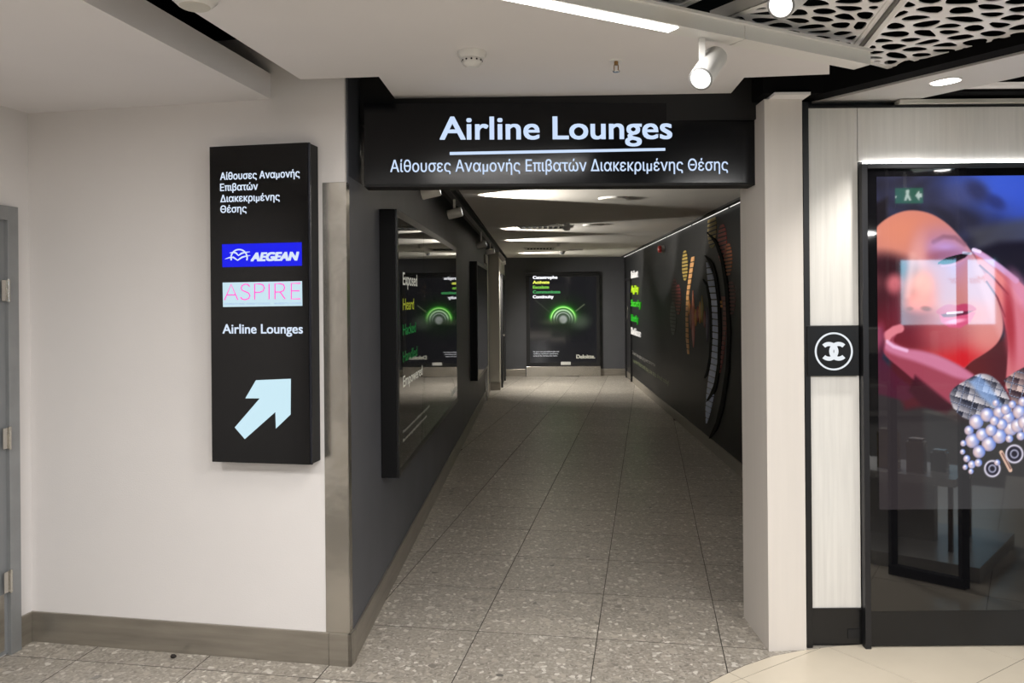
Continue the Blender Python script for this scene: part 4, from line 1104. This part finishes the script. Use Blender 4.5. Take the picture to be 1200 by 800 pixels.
def band(name, left, right, m, t=.01, stripes=0):
    """band between two curves given as seen (same count), split into horizontal slats when stripes are asked for"""
    L_ = [KRIGHT.px(a_, b2, 0) for a_, b2 in left]; R_2 = [KRIGHT.px(a_, b2, 0) for a_, b2 in right]
    z1 = max(L_[0][1], R_2[0][1]); z0 = min(L_[-1][1], R_2[-1][1])
    zl = [p[1] for p in L_][::-1]; xl = [p[0] for p in L_][::-1]; zr = [p[1] for p in R_2][::-1]; xr = [p[0] for p in R_2][::-1]
    n = stripes or 30; mb = MB(); gap = .012 if stripes else 0
    for k in range(n):
        a_ = z0 + (z1 - z0) * k / n; b2 = z0 + (z1 - z0) * (k + 1) / n - gap
        xa, xb = np.interp(a_, zl, xl), np.interp(a_, zr, xr); xc, xd = np.interp(b2, zl, xl), np.interp(b2, zr, xr)
        mb.prism([(xa, a_), (xb, a_), (xd, b2), (xc, b2)], -t, 0)
    return mu.part(name, mb, m)
# outer, middle and inner jet black arcs
band('black_arc', [(829, 273), (838, 282), (846, 305), (851, 340), (853.5, 390), (852, 430), (846, 470), (840, 495), (832, 513)], [(829.5, 272), (841, 281), (849, 303), (855, 338), (857.5, 390), (855.5, 434), (849, 478), (842, 502), (832.5, 514)], JET, .014)
band('black_arc', [(826.5, 300), (833, 307), (838, 325), (842, 355), (843, 390), (842, 425), (838, 450), (833, 462), (828.5, 470)], [(827, 299), (835.5, 305), (841, 323), (845, 353), (846.5, 392), (845, 430), (840.5, 456), (834, 467), (828.8, 471)], JET, .014)
band('black_arc', [(824.5, 328), (828.5, 334), (831.5, 352), (833, 375), (833.2, 395), (832, 418), (829, 435), (826, 442)], [(825, 327), (830.5, 333), (833.8, 350), (835.6, 375), (835.8, 397), (834, 422), (830.5, 439), (826.3, 443)], JET, .014)
band('striped_crescent', [(828.5, 308), (830.5, 330), (834.5, 350), (836, 375), (836.2, 398), (834.5, 424), (831.5, 440), (829, 460), (827.8, 480), (828.2, 494)], [(829, 306), (836, 322), (840, 345), (842.3, 372), (842.8, 398), (841.8, 425), (839, 450), (836, 468), (832, 486), (828.6, 496)], mat('print pale blue', srgb((205, 215, 240)), .5), .012, 26)
band('orange_arc', [(811, 300), (808, 320), (805, 345), (804, 370), (804.2, 395), (806, 414)], [(814.5, 303), (812, 320), (808, 345), (806.5, 370), (807, 395), (807.8, 415)], mtone('print amber', srgb((215, 160, 100))), .008, 18)
band('red_arc', [(846, 348), (848, 360), (848, 385), (846, 410), (843.5, 436)], [(850.5, 346), (852, 362), (851.5, 386), (849, 412), (844.5, 437)], mtone('print crimson', srgb((120, 60, 58))), .008, 16)
band('amber_patch', [(843.5, 352), (843.8, 360)], [(846.5, 351), (847, 360)], mtone('print gold', srgb((190, 130, 60))), .009, 2)
rs_ = random.Random(2)
spk = [(808, 360, 9, 'print gold'), (810, 372, 14, 'print crimson'), (812.5, 366, 26, 'print coral'), (812.8, 385, 22, 'print salmon'), (815.5, 372, 10, 'print gold'), (818, 368, 9, 'print brick red'), (820.5, 366, 13, 'print gold'), (823, 362, 16, 'print ochre'), (826, 374, 10, 'print crimson'), (829, 380, 20, 'print faint violet')]
mtone('print coral', srgb((200, 120, 90))); mtone('print salmon', srgb((190, 120, 110))); mtone('print faint violet', srgb((80, 70, 90)))
for x_, y_, h_, nm in spk:
    w_ = 1.5
    P_ = [KRIGHT.px(a_, b2, 0) for a_, b2 in ((x_, y_ - h_), (x_ + w_, y_ - h_ * .2), (x_ + w_ * .8, y_ + h_ * .5), (x_ + .2, y_ + h_), (x_ - w_ * .7, y_ + h_ * .4), (x_ - w_, y_ - h_ * .1))]
    mu.part('sound_spike', MB().prism(P_, -.009, 0), MATS[nm])
# words on the mural
def word(s, x0, x1, yb, cap, c, e, label):
    mb = px_text(KRIGHT, s, x0, x1, yb, cap, -.022, bold=.03, depth=.002)
    # solid letter fronts with short returns
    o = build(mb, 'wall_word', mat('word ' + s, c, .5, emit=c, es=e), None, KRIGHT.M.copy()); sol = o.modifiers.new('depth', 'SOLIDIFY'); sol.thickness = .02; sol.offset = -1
    tag(o, label, 'lettering', 'raised words at the far end of the mural wall')
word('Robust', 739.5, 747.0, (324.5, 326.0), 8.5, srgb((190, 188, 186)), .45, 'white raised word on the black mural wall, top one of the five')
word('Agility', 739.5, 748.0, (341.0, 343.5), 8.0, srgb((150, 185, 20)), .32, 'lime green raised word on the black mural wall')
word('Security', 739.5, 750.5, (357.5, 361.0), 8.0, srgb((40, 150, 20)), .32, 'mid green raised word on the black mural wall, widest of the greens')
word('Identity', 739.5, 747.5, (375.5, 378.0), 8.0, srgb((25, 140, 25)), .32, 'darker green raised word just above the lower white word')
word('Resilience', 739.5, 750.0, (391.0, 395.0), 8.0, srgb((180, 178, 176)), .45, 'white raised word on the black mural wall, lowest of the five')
mu.part('lettering', px_text(KRIGHT, 'To learn how cyber can power tomorrow', 741, 768, (415.5, 428.5), 4.0, -.002, bold=.02), mtone('small print grey', srgb((120, 118, 115))))
mu.part('lettering', px_text(KRIGHT, 'scan the future and stay one step ahead today!', 742, 784, (426.5, 448), 4.5, -.002, bold=.02), mtone('small print green grey', srgb((104, 112, 84))))

# ---- end wall: lit poster case on a steel plinth
ex = lambda a_, b2, off=0: KEND.px(a_, b2, off)
ep_ = Thing('lit_poster', 'tall black lit poster case with green glowing tunnel arches on the end wall', 'poster', KEND, 1.45, 0, .23)
ep_.part('case', MB().box(.65, 2.255, -.10, 0, .225, 2.20, .004), BLACKM)
ep_.part('top_rail', MB().box(.65, 2.255, -.13, 0, 2.215, 2.245, .003).box(.65, 2.255, -.11, 0, 2.255, 2.285, .003), BLACK)
def tunnel(X, Z):
    C = Canvas(X, Z, (22, 22, 24))
    cx0, cz0 = KEND.px(660, 374, -.1)
    C.blob(cx0, cz0 + .1, .45, .35, (20, 40, 16), .7, 0, 1.6)
    r_ = np.hypot(X - cx0, (Z - cz0)); up_ = sm(-.10, .10, Z - cz0 + .02)
    for rr, w_, c, k in ((.28, .09, (30, 90, 24), .6), (.27, .030, (84, 190, 60), 1), (.262, .010, (200, 250, 160), .9), (.20, .020, (190, 225, 180), .95), (.145, .016, (170, 185, 170), .9), (.11, .015, (60, 80, 60), .7)):
        C.over(np.exp(-((r_ - rr) / w_) ** 2) * k * up_, c)
    C.over((1 - sm(.06, .12, r_)) * .9, (150, 155, 150))
    C.line([(cx0 - .60, cz0 + .42), (cx0 - .30, cz0 + .16)], .010, (60, 66, 54), .6, .012); C.line([(cx0 + .46, cz0 + .32), (cx0 + .28, cz0 + .18)], .012, (120, 130, 100), .6, .012)
    C.blob(cx0 + .35, cz0 - .05, .2, .14, (80, 90, 76), .6, 0, 1.6); C.blob(cx0 - .25, cz0 - .05, .2, .06, (60, 66, 50), .6, 0, 1.6)
    C.over((1 - sm(.0, .02, np.abs(X - 1.55) + np.abs(Z - 1.70) - .02)), (10, 10, 10))
    return C.c
ep_.part('poster_print', print_grid(.73, 2.18, .30, 2.17, -.1012, 150, 190, tunnel), ink_mat('poster print', .95, .05, .6))
def etext(s, x0, x1, yb, cap, c, e=.9, bold=.075):
    ep_.part('lettering', px_text(KEND, s, x0, x1, yb, cap, -.103, bold=bold, depth=.001), glow('print ' + s, c, e * 1.5))
etext('Catastrophe', 624.6, 653.0, (326.6, 326.4), 3.6, srgb((235, 235, 240)))
etext('Activate', 624.6, 643.6, (332.3, 332.1), 3.6, srgb((215, 220, 90)))
etext('Escalate', 624.6, 643.2, (338.0, 337.8), 3.6, srgb((110, 170, 60)))
etext('Communicate', 624.6, 656.4, (343.6, 343.4), 3.6, srgb((60, 140, 80)))
etext('Continuity', 624.6, 648.6, (349.3, 349.1), 3.6, srgb((235, 235, 240)))
etext('Deloitte.', 675.6, 697.0, (419.8, 419.6), 4.6, srgb((235, 235, 238)))
for k, s in enumerate(('For your own personalised cyber and', 'resilience readiness assessment,', 'across all the moments that matter.')):
    etext(s, 625, 655 - k * .8, (412.4 + 2.5 * k, 412.4 + 2.5 * k), 1.4, srgb((190, 190, 192)), .8, .03)
ep_.part('asset_label', MB().box(*[KEND.px(657.3, 427, -.1)[0], KEND.px(668.8, 427, -.1)[0]], -.104, -.10, KEND.px(660, 427.3, -.1)[1], KEND.px(660, 423.8, -.1)[1]), mat('label white', srgb((200, 200, 196)), .6), label='small white label')
pb = Thing('steel_plinth', 'brushed steel plinth box under the lit poster at the corridor end', 'plinth', KEND, 1.45, 0, 0)
pb.part('body', MB().box(.645, 2.26, -.13, 0, 0, .222, .003), STEEL)

# ---- debris on the floor by the left skirting
p = at_z(203, 771, 0)
mb = MB(); mb.loft([(p.x - .012, p.y, .008), (p.x - .006, p.y, .010), (p.x + .006, p.y, .010), (p.x + .014, p.y + .003, .007)], [.004, .010, .009, .004], 10)
o = build(mb, 'litter_scrap', mat('dark scrap', srgb((40, 34, 30)), .8)); tag(o, 'tiny dark scrap lying on the floor by the left skirting', 'litter')

# ================================================================== concourse pieces mirrored in the display glass
st = Thing('display_stand', 'white display table with thin metal legs on a low plinth, mirrored in the display glass', 'table', W0, 2.9, 2.3, 0)
A_ = Vector((2.74, 3.007)); ua = (Vector((2.263, 2.644)) - A_).normalized(); ub = (Vector((3.374, 2.323)) - A_).normalized()
def para(o_, a0, a1, b0, b1): return [tuple(o_ + ua * a0 + ub * b0), tuple(o_ + ua * a1 + ub * b0), tuple(o_ + ua * a1 + ub * b1), tuple(o_ + ua * a0 + ub * b1)]
LW = mat('lacquered white', srgb((190, 188, 184)), .3)
st.part('plinth', MB().prism(para(A_, 0, 1.4, 0, .93), .0, .09, 'z'), LW)
st.part('tabletop', MB().prism(para(A_, .18, 1.2, .22, .72), .50, .55, 'z'), LW)
for a_, b2 in ((.2, .24), (.2, .68), (1.16, .24), (1.16, .68)):
    st.part('leg', MB().prism(para(A_, a_, a_ + .025, b2, b2 + .025), .09, .50, 'z'), mat('bronze leg', srgb((110, 96, 76)), .35, .8))
st.part('inner_panel', MB().prism(para(A_, .35, 1.1, .42, .5), .09, .50, 'z'), LW)
for k, (a_, b2, w_, h_, nm, c) in enumerate(((.38, .30, .10, .20, 'tall silver cosmetics box standing on the mirrored table', (170, 165, 150)), (.55, .34, .12, .24, 'gold edged cosmetics box standing on the mirrored table', (150, 135, 100)), (.80, .30, .07, .22, 'perfume bottle standing at the end of the mirrored table', (160, 165, 170)), (.28, .42, .09, .12, 'low grey cosmetics box standing on the mirrored table', (140, 138, 132)))):
    o = build(MB().prism(para(A_, a_, a_ + w_, b2, b2 + .08), .5505, .55 + h_, 'z').prism(para(A_, a_ + .01, a_ + w_ - .01, b2 + .01, b2 + .07), .55 + h_, .57 + h_, 'z'), 'cosmetics_box', mat('box tone %d' % k, srgb(c), .25, .4))
    tag(o, nm, 'box', 'cosmetics on the mirrored table')
pf = Thing('black_post_frame', 'slim black metal post frame mirrored in the display glass', 'frame', W0, 2.62, 3.10, 0)
pf.part('post', MB().box(2.585, 2.63, 3.06, 3.10, 0, 3.2), BLACKM); pf.part('post', MB().box(2.30, 2.34, 2.80, 2.84, 0, 3.2), BLACKM)
pf.part('base_rail', MB().prism([(2.63, 3.09), (2.59, 3.12), (2.28, 2.84), (2.32, 2.80)], 0, .06, 'z'), BLACKM)
ab = Thing('advert_lightbox', 'bright pale blue advert lightbox mirrored in the display glass', 'lightbox', W0, 5.95, -3.2, 1.3)
def softad(X, Z):
    C = Canvas(X, Z, (140, 204, 232)); C.blob(5.55, 1.6, .22, .4, (226, 168, 150), .9, 0, 1.4); C.blob(5.6, 1.85, .13, .16, (240, 205, 190), .9); C.blob(6.2, 1.45, .35, .16, (220, 190, 196), .6, 0, 1.5); C.blob(5.55, 1.4, .3, .14, (120, 150, 170), .7, 0, 1.5)
    return C.c
ab.part('case', MB().box(5.28, 6.60, -3.35, -3.203, 1.28, 2.2), BLACKM)
me = print_grid(5.30, 6.58, 1.30, 2.18, -3.2, 60, 40, softad); me.flip_normals() if hasattr(me, 'flip_normals') else None
ab.part('advert_print', me, ink_mat('advert light', 9.0, .5, .2))
mt_ = text_mesh('Miss Dior', 5.95, 6.45, 1.86, .10, -3.2, bold=0.0, shear=.35)
mt_.v = [(12.4 - x, -3.198, z) for x, y, z in mt_.v]
ab.part('lettering', mt_, mat('advert lettering grey', srgb((120, 130, 140)), .5, emit=srgb((110, 120, 135)), es=4))
ex_ = Thing('exit_sign', 'green exit sign with white arrows mirrored in the display glass', 'sign', W0, 3.2, 1.3, 2.4)
ex_.part('panel', MB().box(3.02, 3.30, 1.28, 1.30, 2.44, 2.56), glow('exit green', srgb((0, 130, 76)), 6.0))
ga = glow('exit white', srgb((230, 255, 240)), 9.0)
ex_.part('arrow', MB().prism([(3.24, 2.50), (3.27, 2.54), (3.27, 2.515), (3.29, 2.515), (3.29, 2.485), (3.27, 2.485), (3.27, 2.46)], 1.300, 1.302), ga)
ex_.part('arrow', MB().prism([(3.06, 2.455), (3.03, 2.495), (3.05, 2.495), (3.05, 2.545), (3.07, 2.545), (3.07, 2.495), (3.09, 2.495)], 1.300, 1.302), ga)
ex_.part('figure', MB().prism([(3.15, 2.46), (3.165, 2.46), (3.175, 2.49), (3.19, 2.46), (3.205, 2.46), (3.185, 2.51), (3.19, 2.545), (3.165, 2.545), (3.165, 2.51)], 1.300, 1.302), ga)
ex_.part('hanger', MB().box(3.15, 3.17, 1.285, 1.295, 2.56, 3.3), WMETAL)
th = Thing('recessed_downlight', 'round bright downlight beside the camera, mirrored in the display glass', 'downlight', W0, 3.29, 1.61, 2.65)
th.part('body', MB().cyl((3.29, 1.61, 2.66), (3.29, 1.61, 2.72), .07, 20), WMETAL); th.part('lens', MB().cyl((3.29, 1.61, 2.655), (3.29, 1.61, 2.66), .06, 20), glow('strong lens', (1, .95, .9), 60))
for k, (x0, x1, z0, z1, c) in enumerate(((4.6, 5.1, .9, 1.25, (150, 146, 140)), (5.2, 5.7, .5, .85, (60, 40, 44)), (5.9, 7.2, .8, 1.2, (140, 136, 130)), (4.9, 7.2, .1, .45, (120, 116, 110)))):
    o = build(MB().box(x0, x1, -3.6, -3.38, z0, z1, .01).box(x0 + .05, x1 - .05, -3.38, -3.36, z0 + .05, z1 - .05), 'shop_shelf', mat('shelf tone %d' % k, srgb(c), .5))
    tag(o, ['pale shelf unit left under the mirrored advert', 'dark red shelf unit under the mirrored advert', 'pale shelf unit right under the mirrored advert', 'low wide shelf unit mirrored near the floor'][k], 'shelf', 'shelving mirrored in the display glass')
print('tiles', ntile)
